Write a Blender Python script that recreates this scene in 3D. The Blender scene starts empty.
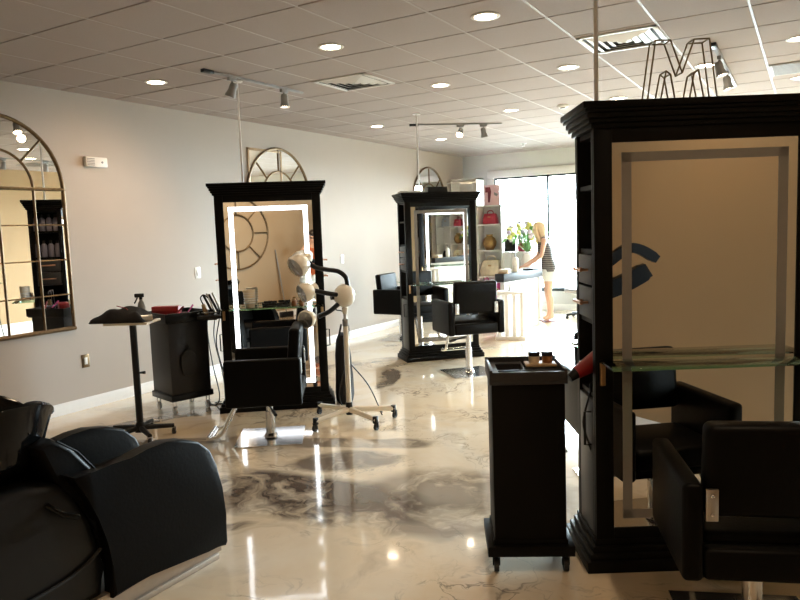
import bpy, bmesh, math, random
from mathutils import Vector, Matrix, Euler
random.seed(7)
PI = math.pi
S = bpy.context.scene
COL = S.collection
R_ = math.radians

# ------------------------------------------------------------------ materials
def nt(name):
    m = bpy.data.materials.new(name); m.use_nodes = True
    t = m.node_tree; b = t.nodes['Principled BSDF']
    return m, t, b
def mat(name, col, rough=.5, metal=0, spec=.5, coat=0, noise=0, nscale=40, bump=0, emit=None, estr=0, trans=0, alpha=1):
    m, t, b = nt(name)
    b.inputs['Base Color'].default_value = (*col, 1)
    b.inputs['Roughness'].default_value = rough
    b.inputs['Metallic'].default_value = metal
    b.inputs['Specular IOR Level'].default_value = spec
    b.inputs['Coat Weight'].default_value = coat
    b.inputs['Coat Roughness'].default_value = .05
    b.inputs['Transmission Weight'].default_value = trans
    if emit:
        b.inputs['Emission Color'].default_value = (*emit, 1)
        b.inputs['Emission Strength'].default_value = estr
    if noise or bump:
        tc = t.nodes.new('ShaderNodeTexCoord'); n = t.nodes.new('ShaderNodeTexNoise')
        n.inputs['Scale'].default_value = nscale; n.inputs['Detail'].default_value = 4
        t.links.new(tc.outputs['Object'], n.inputs['Vector'])
        if noise:
            r = t.nodes.new('ShaderNodeValToRGB')
            r.color_ramp.elements[0].color = (*[c * (1 - noise) for c in col], 1)
            r.color_ramp.elements[1].color = (*[min(1, c * (1 + noise)) for c in col], 1)
            t.links.new(n.outputs['Fac'], r.inputs['Fac']); t.links.new(r.outputs['Color'], b.inputs['Base Color'])
        if bump:
            bp = t.nodes.new('ShaderNodeBump'); bp.inputs['Strength'].default_value = bump; bp.inputs['Distance'].default_value = .003
            t.links.new(n.outputs['Fac'], bp.inputs['Height']); t.links.new(bp.outputs['Normal'], b.inputs['Normal'])
    return m
def thin_glass(name, tint, refl=.1):
    m = bpy.data.materials.new(name); m.use_nodes = True; t = m.node_tree
    for n in list(t.nodes): t.nodes.remove(n)
    o = t.nodes.new('ShaderNodeOutputMaterial'); mx = t.nodes.new('ShaderNodeMixShader')
    tr = t.nodes.new('ShaderNodeBsdfTransparent'); tr.inputs['Color'].default_value = (*tint, 1)
    gl = t.nodes.new('ShaderNodeBsdfGlossy'); gl.inputs['Roughness'].default_value = .02
    fr = t.nodes.new('ShaderNodeFresnel'); fr.inputs['IOR'].default_value = 1.3 + refl
    t.links.new(fr.outputs[0], mx.inputs[0]); t.links.new(tr.outputs[0], mx.inputs[1]); t.links.new(gl.outputs[0], mx.inputs[2])
    t.links.new(mx.outputs[0], o.inputs[0])
    return m
def emission(name, col, st):
    m, t, b = nt(name)
    b.inputs['Base Color'].default_value = (.8, .8, .8, 1)
    b.inputs['Emission Color'].default_value = (*col, 1); b.inputs['Emission Strength'].default_value = st
    return m

M = {}
M['leather'] = mat('black_leather', (.0036, .003, .0025), .42, spec=.08, noise=.25, nscale=60, bump=.25)
M['cabinet'] = mat('black_cabinet_paint', (.004, .0035, .003), .45, spec=.10, noise=.15, nscale=18, bump=.06)
M['drawer'] = mat('charcoal_drawer_paint', (.028, .027, .026), .42, noise=.12, nscale=25)
M['black'] = mat('black_plastic', (.007, .007, .007), .35, spec=.3, noise=.15, nscale=50)
M['rubber'] = mat('black_rubber', (.012, .012, .012), .7, noise=.2, nscale=60)
M['gloss'] = mat('glossy_black_ceramic', (.003, .003, .003), .08, spec=.2, coat=0, noise=.1, nscale=12)
M['cloth'] = mat('black_cloth', (.010, .009, .010), .85, noise=.3, nscale=90, bump=.6)
M['charcoal'] = mat('charcoal_laminate', (.024, .024, .026), .45, spec=.3, noise=.12, nscale=30)
M['chrome'] = mat('chrome', (.70, .70, .70), .17, 1, noise=.05, nscale=9)
M['steel'] = mat('brushed_steel', (.55, .53, .50), .3, 1, noise=.1, nscale=60)
M['copper'] = mat('copper_metal', (.62, .34, .22), .28, 1, noise=.08, nscale=40)
M['brass'] = mat('brass_clip', (.42, .27, .13), .35, .8, noise=.1, nscale=40)
M['bronze'] = mat('aged_bronze_frame', (.16, .105, .055), .42, .85, noise=.4, nscale=35)
M['mirror'] = mat('mirror_silver', (.86, .87, .86), .012, 1, noise=.005, nscale=2)
M['led'] = emission('lit_mirror_border', (.93, .96, 1), 4.5)
M['frost'] = mat('frosted_unlit_border', (.20, .185, .17), .5, .0, noise=.04, nscale=30)
M['white'] = mat('white_paint', (.80, .79, .77), .45, noise=.03, nscale=30)
M['whiteplastic'] = mat('white_plastic', (.78, .77, .74), .35, noise=.03, nscale=30)
M['cream'] = mat('cream_enamel', (.78, .72, .60), .28, coat=.3, noise=.04, nscale=20)
M['grey'] = mat('grey_plastic', (.25, .25, .25), .4, noise=.1, nscale=30)
M['vent'] = mat('vent_metal', (.70, .69, .67), .4, .2, noise=.05, nscale=30)
M['ventgrey'] = mat('return_vent_grey', (.34, .32, .30), .5, noise=.1, nscale=60)
M['dark'] = mat('vent_dark_inside', (.02, .02, .02), .8, noise=.1, nscale=10)
M['shelfglass'] = thin_glass('green_edge_glass', (.74, .93, .84), .3)
M['windowglass'] = thin_glass('window_glass', (.97, .99, .98))
M['wframe'] = mat('dark_aluminium', (.03, .035, .035), .4, .3, noise=.1, nscale=30)
M['red'] = mat('red_plastic', (.30, .012, .014), .35, noise=.15, nscale=30)
M['wine'] = mat('wine_red_leather', (.36, .02, .045), .45, noise=.15, nscale=40)
M['magenta'] = mat('magenta_fabric', (.50, .06, .24), .6, noise=.4, nscale=25)
M['pink'] = mat('pale_pink_print', (.78, .52, .54), .6, noise=.1, nscale=15)
M['maroon'] = mat('maroon_print', (.14, .015, .03), .5, noise=.2, nscale=20)
M['bluegrey'] = mat('blue_grey_canvas', (.42, .48, .56), .7, noise=.1, nscale=40)
M['gold'] = mat('gold_brown_satin', (.30, .17, .06), .3, .6, noise=.5, nscale=18)
M['taupe'] = mat('cream_taupe_bag', (.66, .58, .44), .6, noise=.35, nscale=12)
M['green'] = mat('plant_green', (.10, .24, .06), .5, noise=.5, nscale=12)
M['petal'] = mat('lilac_white_petals', (.62, .56, .70), .6, noise=.25, nscale=12)
M['petal2'] = mat('yellow_green_petals', (.62, .62, .20), .6, noise=.3, nscale=12)
M['cup'] = mat('cream_paper', (.74, .64, .48), .6, noise=.1, nscale=20)
M['amber'] = mat('amber_jar', (.26, .10, .03), .15, coat=.5, noise=.2, nscale=20)
M['wood'] = mat('pale_wood', (.48, .32, .17), .5, noise=.25, nscale=14)
M['bottle'] = mat('grey_lilac_bottle', (.22, .20, .24), .25, noise=.2, nscale=10)
M['skin'] = mat('skin', (.62, .38, .27), .5, noise=.06, nscale=25)
M['blonde'] = mat('blonde_hair', (.74, .58, .36), .45, noise=.3, nscale=50)
M['darkhair'] = mat('dark_hair', (.02, .012, .008), .4, noise=.3, nscale=50)
M['orange'] = mat('rust_orange_shirt', (.42, .10, .03), .8, noise=.2, nscale=30)
M['denim'] = mat('dark_denim', (.03, .035, .06), .8, noise=.2, nscale=40)
M['shorts'] = mat('white_cotton', (.74, .78, .76), .8, noise=.06, nscale=50)
M['base'] = mat('brushed_plinth_metal', (.52, .45, .38), .38, .7, noise=.1, nscale=30)
M['wire'] = mat('antique_brass_wire', (.20, .14, .07), .6, .3, noise=.3, nscale=30)
M['outside'] = mat('pale_concrete', (.55, .55, .53), .9, noise=.1, nscale=3)

def stripes():
    m, t, b = nt('grey_checked_top')
    tc = t.nodes.new('ShaderNodeTexCoord'); w = t.nodes.new('ShaderNodeTexWave'); w.bands_direction = 'Z'
    w.inputs['Scale'].default_value = 9; w.inputs['Distortion'].default_value = 1.5
    r = t.nodes.new('ShaderNodeValToRGB')
    r.color_ramp.elements[0].color = (.035, .033, .033, 1); r.color_ramp.elements[1].color = (.20, .185, .175, 1)
    t.links.new(tc.outputs['Object'], w.inputs['Vector']); t.links.new(w.outputs['Fac'], r.inputs['Fac'])
    t.links.new(r.outputs['Color'], b.inputs['Base Color']); b.inputs['Roughness'].default_value = .8
    return m
M['top'] = stripes()

def wallmat(name, col):
    return mat(name, col, .75, spec=.25, noise=.03, nscale=3, bump=.08)
M['wall'] = wallmat('greige_wall_paint', (.47, .42, .37))
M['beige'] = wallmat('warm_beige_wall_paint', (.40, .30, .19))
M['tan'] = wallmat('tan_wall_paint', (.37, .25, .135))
M['backwall'] = wallmat('pale_grey_wall_paint', (.62, .62, .60))
M['ceiltile'] = mat('ceiling_tile', (.385, .335, .31), .85, spec=.2, noise=.05, nscale=70, bump=.2)
M['ceilgrid'] = mat('ceiling_grid_white', (.40, .35, .33), .42, spec=.5, noise=.03, nscale=10)

def floor_mat():
    m, t, b = nt('marbled_epoxy_floor')
    L = t.links.new; N = t.nodes.new
    def rgb(c): n = N('ShaderNodeRGB'); n.outputs[0].default_value = (*c, 1); return n.outputs[0]
    tc = N('ShaderNodeTexCoord'); P = tc.outputs['Object']
    def noise(sc, det=5, rough=.55, dist=0, vec=None):
        n = N('ShaderNodeTexNoise'); n.inputs['Scale'].default_value = sc; n.inputs['Detail'].default_value = det
        n.inputs['Roughness'].default_value = rough; n.inputs['Distortion'].default_value = dist
        L(vec or P, n.inputs['Vector']); return n
    def ramp(f, a, bb, ca=(0, 0, 0), cb=(1, 1, 1)):
        r = N('ShaderNodeValToRGB'); r.color_ramp.elements[0].position = a; r.color_ramp.elements[1].position = bb
        r.color_ramp.elements[0].color = (*ca, 1); r.color_ramp.elements[1].color = (*cb, 1); L(f, r.inputs['Fac']); return r.outputs['Color']
    def mix(f, a, bb, k=None):
        x = N('ShaderNodeMix'); x.data_type = 'RGBA'; L(f, x.inputs[0]); L(a, x.inputs[6]); L(bb, x.inputs[7]); return x.outputs[2]
    def math_(op, a, bb):
        x = N('ShaderNodeMath'); x.operation = op; x.use_clamp = op != 'ADD'
        for i, v in enumerate((a, bb)):
            if isinstance(v, (int, float)): x.inputs[i].default_value = v
            else: L(v, x.inputs[i])
        return x.outputs[0]
    # warped coordinates
    wn = noise(.9, 4, .6)
    sub = N('ShaderNodeVectorMath'); sub.operation = 'SUBTRACT'; L(wn.outputs['Color'], sub.inputs[0]); sub.inputs[1].default_value = (.5, .5, .5)
    sc = N('ShaderNodeVectorMath'); sc.operation = 'SCALE'; L(sub.outputs[0], sc.inputs[0]); sc.inputs['Scale'].default_value = 1.3
    ad = N('ShaderNodeVectorMath'); ad.operation = 'ADD'; L(P, ad.inputs[0]); L(sc.outputs[0], ad.inputs[1]); W = ad.outputs[0]
    base = ramp(noise(.8, 5, .6, 1.2).outputs['Fac'], .35, .68, (.76, .60, .40), (.84, .745, .60))
    # soft brown clouds
    cl = ramp(noise(.75, 6, .62, 2.2, W).outputs['Fac'], .55, .72)
    base = mix(math_('MULTIPLY', cl, .42), base, rgb((.36, .27, .19)))
    # designed swirls : centre, half sizes, rotation
    patches = [((-2.75, 3.42), (1.0, .38), 10, .85), ((-1.85, 3.75), (.9, .6), 30, .55), ((-2.9, 4.05), (.5, .22), 35, .7), ((-3.1, 4.45), (.75, .18), 20, .6), ((-5.2, 4.3), (.7, .14), 68, .7),
               ((-5.0, 4.75), (.5, .2), 20, .6), ((-4.1, 6.6), (.14, .55), 20, .7), ((-2.95, 2.75), (.1, .3), -40, .6), ((-2.3, 1.9), (.6, .06), 40, .5), ((-4.9, 7.3), (.9, .2), 60, .4),
               ((-4.4, 3.9), (.6, .15), 40, .6)]
    for (cx, cy), (sx, sy), rot, amt in patches:
        mp = N('ShaderNodeMapping'); mp.vector_type = 'TEXTURE'
        mp.inputs['Location'].default_value = (cx, cy, 0); mp.inputs['Rotation'].default_value = (0, 0, R_(rot)); mp.inputs['Scale'].default_value = (sx, sy, 1)
        add2 = N('ShaderNodeVectorMath'); add2.operation = 'MULTIPLY_ADD'; L(sub.outputs[0], add2.inputs[0]); add2.inputs[1].default_value = (.6, .6, 0); L(P, add2.inputs[2])
        L(add2.outputs[0], mp.inputs['Vector'])
        ln = N('ShaderNodeVectorMath'); ln.operation = 'LENGTH'; L(mp.outputs[0], ln.inputs[0])
        f = ramp(ln.outputs['Value'], .75, 1.12, (1, 1, 1), (0, 0, 0))
        streak = ramp(noise(1.7, 6, .6, 1.0, W).outputs['Fac'], .33, .52)
        f = math_('MULTIPLY', f, streak); f = math_('MULTIPLY', f, min(1, amt * 1.25))
        base = mix(f, base, rgb((.13, .095, .072)))
    # fine veins
    for s_, th, am, c in ((1.1, .012, .75, (.13, .10, .08)), (2.3, .009, .5, (.20, .15, .11)), (.6, .010, .7, (.16, .13, .11))):
        n = noise(s_, 6, .55, 1.2, W)
        d = N('ShaderNodeMath'); d.operation = 'SUBTRACT'; L(n.outputs['Fac'], d.inputs[0]); d.inputs[1].default_value = .5
        a = N('ShaderNodeMath'); a.operation = 'ABSOLUTE'; L(d.outputs[0], a.inputs[0])
        f = ramp(a.outputs[0], 0, th, (1, 1, 1), (0, 0, 0))
        gate = ramp(noise(1.3, 3, .5).outputs['Fac'], .48, .62)
        f = math_('MULTIPLY', math_('MULTIPLY', f, gate), am)
        base = mix(f, base, rgb(c))
    L(base, b.inputs['Base Color'])
    b.inputs['Roughness'].default_value = .09; b.inputs['Specular IOR Level'].default_value = .5
    b.inputs['Coat Weight'].default_value = .6; b.inputs['Coat Roughness'].default_value = .035
    bn = noise(9, 3, .5); bp = N('ShaderNodeBump'); bp.inputs['Strength'].default_value = .035; bp.inputs['Distance'].default_value = .01
    L(bn.outputs['Fac'], bp.inputs['Height']); L(bp.outputs['Normal'], b.inputs['Normal']); L(bp.outputs['Normal'], b.inputs['Coat Normal'])
    return m
M['floor'] = floor_mat()

# ------------------------------------------------------------------ mesh builder
def catmull(pts, n=8, closed=False):
    pts = [Vector(p) for p in pts]; out = []
    k = len(pts)
    for i in range(k if closed else k - 1):
        if closed: p0, p1, p2, p3 = pts[(i - 1) % k], pts[i], pts[(i + 1) % k], pts[(i + 2) % k]
        else: p0, p1, p2, p3 = pts[max(i - 1, 0)], pts[i], pts[i + 1], pts[min(i + 2, k - 1)]
        for j in range(n):
            t = j / n
            out.append(.5 * ((2 * p1) + (p2 - p0) * t + (2 * p0 - 5 * p1 + 4 * p2 - p3) * t * t + (3 * p1 - p0 - 3 * p2 + p3) * t ** 3))
    if not closed: out.append(pts[-1])
    return out
class MB:
    def __init__(s): s.bm = bmesh.new()
    def _bev(s, vs, b, seg=2):
        if b <= 0: return
        es = list({e for v in vs for e in v.link_edges})
        bmesh.ops.bevel(s.bm, geom=es, offset=b, segments=seg, affect='EDGES', profile=.5, clamp_overlap=True)
    def box(s, c, d, bev=0, rot=None, seg=2):
        m = Matrix.Translation(c) @ (rot.to_matrix().to_4x4() if rot is not None else Matrix()) @ Matrix.Diagonal((*d, 1))
        r = bmesh.ops.create_cube(s.bm, size=1, matrix=m); s._bev(r['verts'], bev, seg); return s
    def b2(s, lo, hi, bev=0, seg=2):
        return s.box([(a + b) / 2 for a, b in zip(lo, hi)], [abs(b - a) for a, b in zip(lo, hi)], bev, None, seg)
    def ring_faces(s, rings, closed=True, cap=True):
        for a, b in zip(rings[:-1], rings[1:]):
            n = len(a)
            for i in range(n if closed else n - 1):
                j = (i + 1) % n
                try: s.bm.faces.new((a[i], a[j], b[j], b[i]))
                except ValueError: pass
        if cap and closed:
            for r in (rings[0][::-1], rings[-1]):
                try: s.bm.faces.new(r)
                except ValueError: pass
    def loft(s, rings, cap=True, closed=True):
        s.ring_faces([[s.bm.verts.new(p) for p in r] for r in rings], closed, cap); return s
    def tube(s, pts, r, n=10, smooth=0, closed=False, cap=True):
        if smooth: pts = catmull(pts, smooth, closed)
        pts = [Vector(p) for p in pts]; k = len(pts)
        rad = r if isinstance(r, (list, tuple)) else None
        rings = []; up = None
        for i, p in enumerate(pts):
            a = pts[(i - 1) % k] if (closed or i > 0) else p
            b = pts[(i + 1) % k] if (closed or i < k - 1) else p
            d = (b - a).normalized()
            if up is None: up = Vector((0, 0, 1)) if abs(d.z) < .9 else Vector((1, 0, 0))
            x = d.cross(up); x = x.normalized() if x.length > 1e-6 else Vector((1, 0, 0)); y = x.cross(d).normalized(); up = y
            rr = rad[int(round(i * (len(rad) - 1) / max(k - 1, 1)))] if rad else r
            rings.append([s.bm.verts.new(p + (x * math.cos(2 * PI * q / n) + y * math.sin(2 * PI * q / n)) * rr) for q in range(n)])
        if closed: rings.append(rings[0])
        s.ring_faces(rings, True, cap and not closed); return s
    def cyl(s, a, b, r, r2=None, n=20):
        return s.tube([a, b], [r, r if r2 is None else r2], n)
    def lathe(s, prof, c=(0, 0, 0), n=24, rot=None, cap=True):
        rings = []
        for r, z in prof:
            ring = []
            for q in range(n):
                v = Vector((r * math.cos(2 * PI * q / n), r * math.sin(2 * PI * q / n), z))
                if rot is not None: v.rotate(rot)
                ring.append(v + Vector(c))
            rings.append(ring)
        return s.loft(rings, cap)
    def sph(s, c, r, n=16, rot=None):
        r = (r, r, r) if not isinstance(r, (tuple, list)) else r
        m = Matrix.Translation(c) @ (rot.to_matrix().to_4x4() if rot is not None else Matrix()) @ Matrix.Diagonal((*r, 1))
        bmesh.ops.create_uvsphere(s.bm, u_segments=n, v_segments=max(6, n // 2), radius=1, matrix=m); return s
    def prism(s, poly, axis, a, b, bev=0, seg=2):
        def P(p, h):
            return (h, p[0], p[1]) if axis == 0 else ((p[0], h, p[1]) if axis == 1 else (p[0], p[1], h))
        va = [s.bm.verts.new(P(p, a)) for p in poly]; vb = [s.bm.verts.new(P(p, b)) for p in poly]
        n = len(poly)
        s.bm.faces.new(va[::-1]); s.bm.faces.new(vb)
        for i in range(n): s.bm.faces.new((va[i], va[(i + 1) % n], vb[(i + 1) % n], vb[i]))
        if bev:
            es = [e for f in (va, vb) for i in range(n) for e in f[i].link_edges if e.other_vert(f[i]) in f]
            bmesh.ops.bevel(s.bm, geom=list(set(es)), offset=bev, segments=seg, affect='EDGES', profile=.5, clamp_overlap=True)
        return s
    def build(s, name, m, parent=None, angle=40):
        bmesh.ops.recalc_face_normals(s.bm, faces=s.bm.faces)
        for f in s.bm.faces: f.smooth = True
        ca = math.cos(R_(angle))
        for e in s.bm.edges:
            if len(e.link_faces) == 2 and e.link_faces[0].normal.dot(e.link_faces[1].normal) < ca: e.smooth = False
        me = bpy.data.meshes.new(name); s.bm.to_mesh(me); s.bm.free()
        me.materials.append(M[m] if isinstance(m, str) else m)
        o = bpy.data.objects.new(name, me); COL.objects.link(o)
        if parent is not None: o.parent = parent
        return o

def tag(o, label, cat, group=None):
    o['label'] = label; o['category'] = cat
    if group: o['group'] = group
    return o
def thing(name, label, cat, loc=(0, 0, 0), rz=0, group=None):
    o = bpy.data.objects.new(name, None); COL.objects.link(o); o.location = loc; o.rotation_euler = (0, 0, rz)
    o.empty_display_size = .1
    return tag(o, label, cat, group)
def place(o, loc, rz=0):
    o.location = loc; o.rotation_euler = (0, 0, rz); return o
def struct(o): o['kind'] = 'structure'; return o
def kids(o): return [c for c in COL.objects if c.parent == o]
def copy_tree(o, loc=None, rz=None, label=None, parent=None):
    c = o.copy(); COL.objects.link(c); c.parent = parent
    for ch in kids(o): copy_tree(ch, parent=c)
    if loc is not None: c.location = loc
    if rz is not None: c.rotation_euler = (0, 0, rz)
    if label: c['label'] = label
    return c

# ------------------------------------------------------------------ room
XL, XR, Y0, Y1, H = -6.18, 1.05, -1.3, 13.25, 3.085
WX0, WX1, WZ0, WZ1 = -5.50, .85, .36, 2.61
struct(MB().b2((XL - .2, Y0 - .2, -.1), (XR + .2, Y1 + .2, 0)).build('floor', 'floor'))
struct(MB().b2((XL - .2, Y0 - .2, -.03), (XL, Y1 + .2, H + .2)).build('wall_left', 'wall'))
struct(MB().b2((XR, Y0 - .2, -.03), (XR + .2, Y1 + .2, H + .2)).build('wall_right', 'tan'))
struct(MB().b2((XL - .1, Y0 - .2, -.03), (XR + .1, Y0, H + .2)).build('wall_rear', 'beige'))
w = MB()
w.b2((XL - .1, Y1, -.03), (WX0, Y1 + .2, H + .2)); w.b2((WX1, Y1, -.03), (XR + .1, Y1 + .2, H + .2))
w.b2((WX0, Y1, -.03), (WX1, Y1 + .2, WZ0)); w.b2((WX0, Y1, WZ1), (WX1, Y1 + .2, H + .2))
struct(w.build('wall_back', 'backwall'))
# suspended ceiling : tiles hang a few millimetres below a white T-grid
GX, GY, PX, PY = -1.005, 3.07, .615, .612
def span(lo, hi, o, p):
    k0 = math.floor((lo - o) / p) ; k1 = math.ceil((hi - o) / p)
    return [o + k * p for k in range(k0, k1 + 1)]
xs, ys = span(XL, XR, GX, PX), span(Y0, Y1, GY, PY)
c = MB()
for xa, xb in zip(xs[:-1], xs[1:]):
    for ya, yb in zip(ys[:-1], ys[1:]):
        lo = (max(xa + .009, XL), max(ya + .009, Y0)); hi = (min(xb - .009, XR), min(yb - .009, Y1))
        if hi[0] - lo[0] > .03 and hi[1] - lo[1] > .03: c.b2((*lo, H), (*hi, H + .03))
struct(c.build('ceiling', 'ceiltile'))
g = MB(); g.b2((XL - .2, Y0 - .2, H + .012), (XR + .2, Y1 + .2, H + .1))
for x in xs:
    if XL < x < XR: g.b2((x - .007, Y0, H - .001), (x + .007, Y1, H + .02))
struct(g.build('trim_1', 'ceilgrid'))
# baseboards
def baseboard(name, axis, pos, a, b, sgn):
    prof = [(0, 0), (.016, 0), (.016, .085), (.010, .10), (.004, .112), (0, .112)]
    if axis == 1: o = MB().prism([(pos + sgn * p, z) for p, z in prof], 1, a, b)
    else: o = MB().prism([(pos + sgn * p, z) for p, z in prof], 0, a, b)
    struct(o.build(name, 'white'))
baseboard('baseboard_left', 1, XL, Y0, Y1, 1); baseboard('baseboard_right', 1, XR, Y0, Y1, -1)
baseboard('baseboard_back', 0, Y1, XL, XR, -1); baseboard('baseboard_rear', 0, Y0, XL, XR, 1)
# window trim (white casing)
t = MB()
t.b2((WX0 - .14, Y1 - .025, WZ1), (WX1 + .14, Y1 + .01, WZ1 + .15), .004)
for x in (WX0 - .14, WX1): t.b2((x, Y1 - .025, WZ0 - .02), (x + .14, Y1 + .01, WZ1), .004)
struct(t.build('trim_2', 'white'))
wx = [WX0, -4.40, -3.30, -1.95, -.55, WX1]
for i in range(len(wx) - 1):
    a, b = wx[i], wx[i + 1]
    e = bpy.data.objects.new('window_%d' % (i + 1), None); COL.objects.link(e); e.location = ((a + b) / 2, Y1 + .05, WZ0); e['kind'] = 'structure'
    h = (b - a) / 2; zt = WZ1 - WZ0; f = MB(); q = .024
    f.b2((-h, -.04, 0), (-h + q, .04, zt)); f.b2((h - q, -.04, 0), (h, .04, zt))
    f.b2((-h, -.04, 0), (h, .04, .07)); f.b2((-h, -.04, zt - .035), (h, .04, zt))
    f.build('frame', 'wframe', e)
    MB().b2((-h + q, -.003, .05), (h - q, .003, zt - .03)).build('pane', 'windowglass', e)
struct(MB().b2((-40, Y1 + .2, -.25), (40, 80, -.12)).build('pavement', 'outside'))

# ------------------------------------------------------------------ ceiling fixtures
def downlight():
    e = thing('ceiling_downlight', '', 'ceiling light')
    MB().lathe([(.073, .0), (.098, -.001), (.102, -.006), (.096, -.010), (.078, -.009), (.073, -.004)], n=28).build('trim_ring', 'white', e)
    MB().lathe([(.001, -.002), (.075, -.002), (.075, -.005), (.001, -.006)], n=28).build('lens', M['bulb'], e)
    return e
M['bulb'] = emission('warm_downlight_lens', (1, .80, .56), 30)
DL = [(-5.22, 4.61, 'lit recessed downlight farthest left in the ceiling, above the white wall alarm'),
      (-3.24, 4.6, 'lit recessed downlight in front of the square vent, right of the near track light'),
      (-1.95, 4.61, 'largest lit recessed downlight, at the top middle of the ceiling'),
      (-3.24, 6.47, 'lit recessed downlight just right of the square vent by the near track light'),
      (-1.955, 6.53, 'lit recessed downlight in front of the large square vent, left of the long white rod'),
      (-1.96, 8.5, 'lit recessed downlight just above the corner of the near black cabinet cornice'),
      (-5.18, 8.37, 'lit recessed downlight above the wall right of the arched mirror top'),
      (-3.25, 8.42, 'lit recessed downlight left of the smoke detector, right of the far track light'),
      (-.11, 6.74, 'lit recessed downlight at the right edge of the ceiling, in front of the grey vent'),
      (-.12, 8.62, 'lit recessed downlight at the right edge, behind the grey return vent'),
      (-5.17, 10.29, 'small lit recessed downlight over the far cabinet, below the far track light'),
      (-.88, 7.31, 'lit recessed downlight seen between the wire letter and the right track light')]
d0 = downlight()
for i, (x, y, lb) in enumerate(DL):
    d = d0 if i == 0 else copy_tree(d0)
    place(d, (x, y, H)); d['label'] = lb; d['group'] = 'recessed ceiling downlights'
# no fixtures nearer than these; unseen fill lamps are added under lights
def vent(name, label, loc, sx, sy):
    e = thing(name, label, 'ceiling vent', loc)
    f = MB(); a, b = sx / 2, sy / 2
    for k, wd in ((0, .035),):
        f.b2((-a, -b, -.012), (a, -b + wd, 0), .003); f.b2((-a, b - wd, -.012), (a, b, 0), .003)
        f.b2((-a, -b, -.012), (-a + wd, b, 0), .003); f.b2((a - wd, -b, -.012), (a, b, 0), .003)
    f.build('frame', 'vent', e)
    MB().b2((-a + .02, -b + .02, -.004), (a - .02, b - .02, -.001)).build('backing', 'dark', e)
    for k in range(1, 5):
        s = 1 - k * .205; A, B = a * s, b * s
        l = MB()
        z0, z1, d = -.022, -.008, .040
        for (p, q2) in (((-A, -B), (A, -B)), ((A, -B), (A, B)), ((A, B), (-A, B)), ((-A, B), (-A, -B))):
            ox = lambda p_: (p_[0] * (1 - d / A), p_[1] * (1 - d / B))
            i1, i2 = ox(p), ox(q2)
            vs = [(*i1, z0), (*i2, z0), (*q2, z1), (*p, z1)]
            l.loft([[Vector(v) for v in vs], [Vector(v) + Vector((0, 0, .004)) for v in vs]])
        l.build('louver', 'vent', e)
    return e
vent('ceiling_vent', 'square white louvered ceiling vent right of the near track light', (-3.83, 5.80, H), .58, .58)
vent('ceiling_vent', 'large square louvered ceiling vent at the top, beside the long white rod', (-1.31, 5.88, H), .60, .60)
e = thing('return_vent', 'flat grey return air vent at the right edge of the ceiling', 'ceiling vent', (-.09, 8.0, H))
MB().b2((-.29, -.29, -.012), (.29, .29, 0), .003).build('panel', 'ventgrey', e)
fr = MB()
for k in range(9): fr.b2((-.26, -.26 + k * .06, -.018), (.26, -.235 + k * .06, -.012))
fr.build('grille', 'ventgrey', e)
e = thing('smoke_detector', 'small white round smoke detector on ceiling above the near cabinet corner', 'smoke detector', (-2.62, 8.52, H))
MB().lathe([(.001, 0), (.065, 0), (.065, -.018), (.05, -.032), (.001, -.036)], n=24).build('base', 'whiteplastic', e)
MB().lathe([(.03, -.030), (.036, -.033), (.034, -.044), (.001, -.046)], n=20).build('sensor_cap', 'grey', e)
e = thing('sprinkler_head', 'tiny sprinkler head in the pale ceiling near the window wall', 'sprinkler', (-4.39, 11.944, H + .004))
MB().lathe([(.001, 0), (.06, 0), (.05, -.012), (.02, -.016), (.012, -.045), (.03, -.05), (.001, -.053)], n=16).build('head', 'steel', e)

def track(label, p0, p1, heads, barm='grey'):
    p0, p1 = Vector(p0), Vector(p1); mid = (p0 + p1) / 2; d = p1 - p0; L = d.length; rz = math.atan2(d.y, d.x)
    e = thing('track_light', label, 'track light', mid, rz, 'track lights')
    MB().b2((-L / 2, -.017, -.02), (L / 2, .017, 0), .003).build('rail', barm, e)
    MB().b2((-L / 2 - .02, -.022, -.03), (-L / 2 + .1, .022, 0), .004).build('power_feed', 'black', e)
    for s, aim in heads:
        h = MB(); h.b2((s - .05, -.016, -.05), (s + .05, .016, -.02), .004); h.cyl((s, 0, -.05), (s, 0, -.09), .010)
        a = Vector(aim).normalized(); c0 = Vector((s, 0, -.115)); rot = a.to_track_quat('Z', 'Y')
        hd = h.build('spot_head', 'grey', e)
        MB().lathe([(.001, -.05), (.03, -.05), (.036, -.03), (.036, .02), (.05, .075), (.046, .075), (.034, .03), (.001, .028)], c0, 20, rot).build('shade', 'grey', hd)
        MB().lathe([(.001, .055), (.044, .055), (.044, .062), (.001, .066)], c0, 20, rot).build('bulb', M['bulb'], hd)
    return e
track('two-head track light at left, near the ceiling edge before the first cabinet', (-4.52, 4.52, H), (-4.5, 5.85, H), [(-.33, (-.15, .45, -1)), (.38, (0, 0, -1))])
track('two-head track light in the pale far ceiling above the middle cabinet', (-4.75, 8.55, H), (-3.75, 9.35, H), [(.05, (-.5, -.9, -1)), (.38, (.2, .2, -1))])
track('two-head track light on the right, beside the wire letter', (-.72, 6.45, H), (-.74, 8.6, H), [(-.60, (.0, -.3, -1)), (.15, (0, -.2, -1))])

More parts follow.
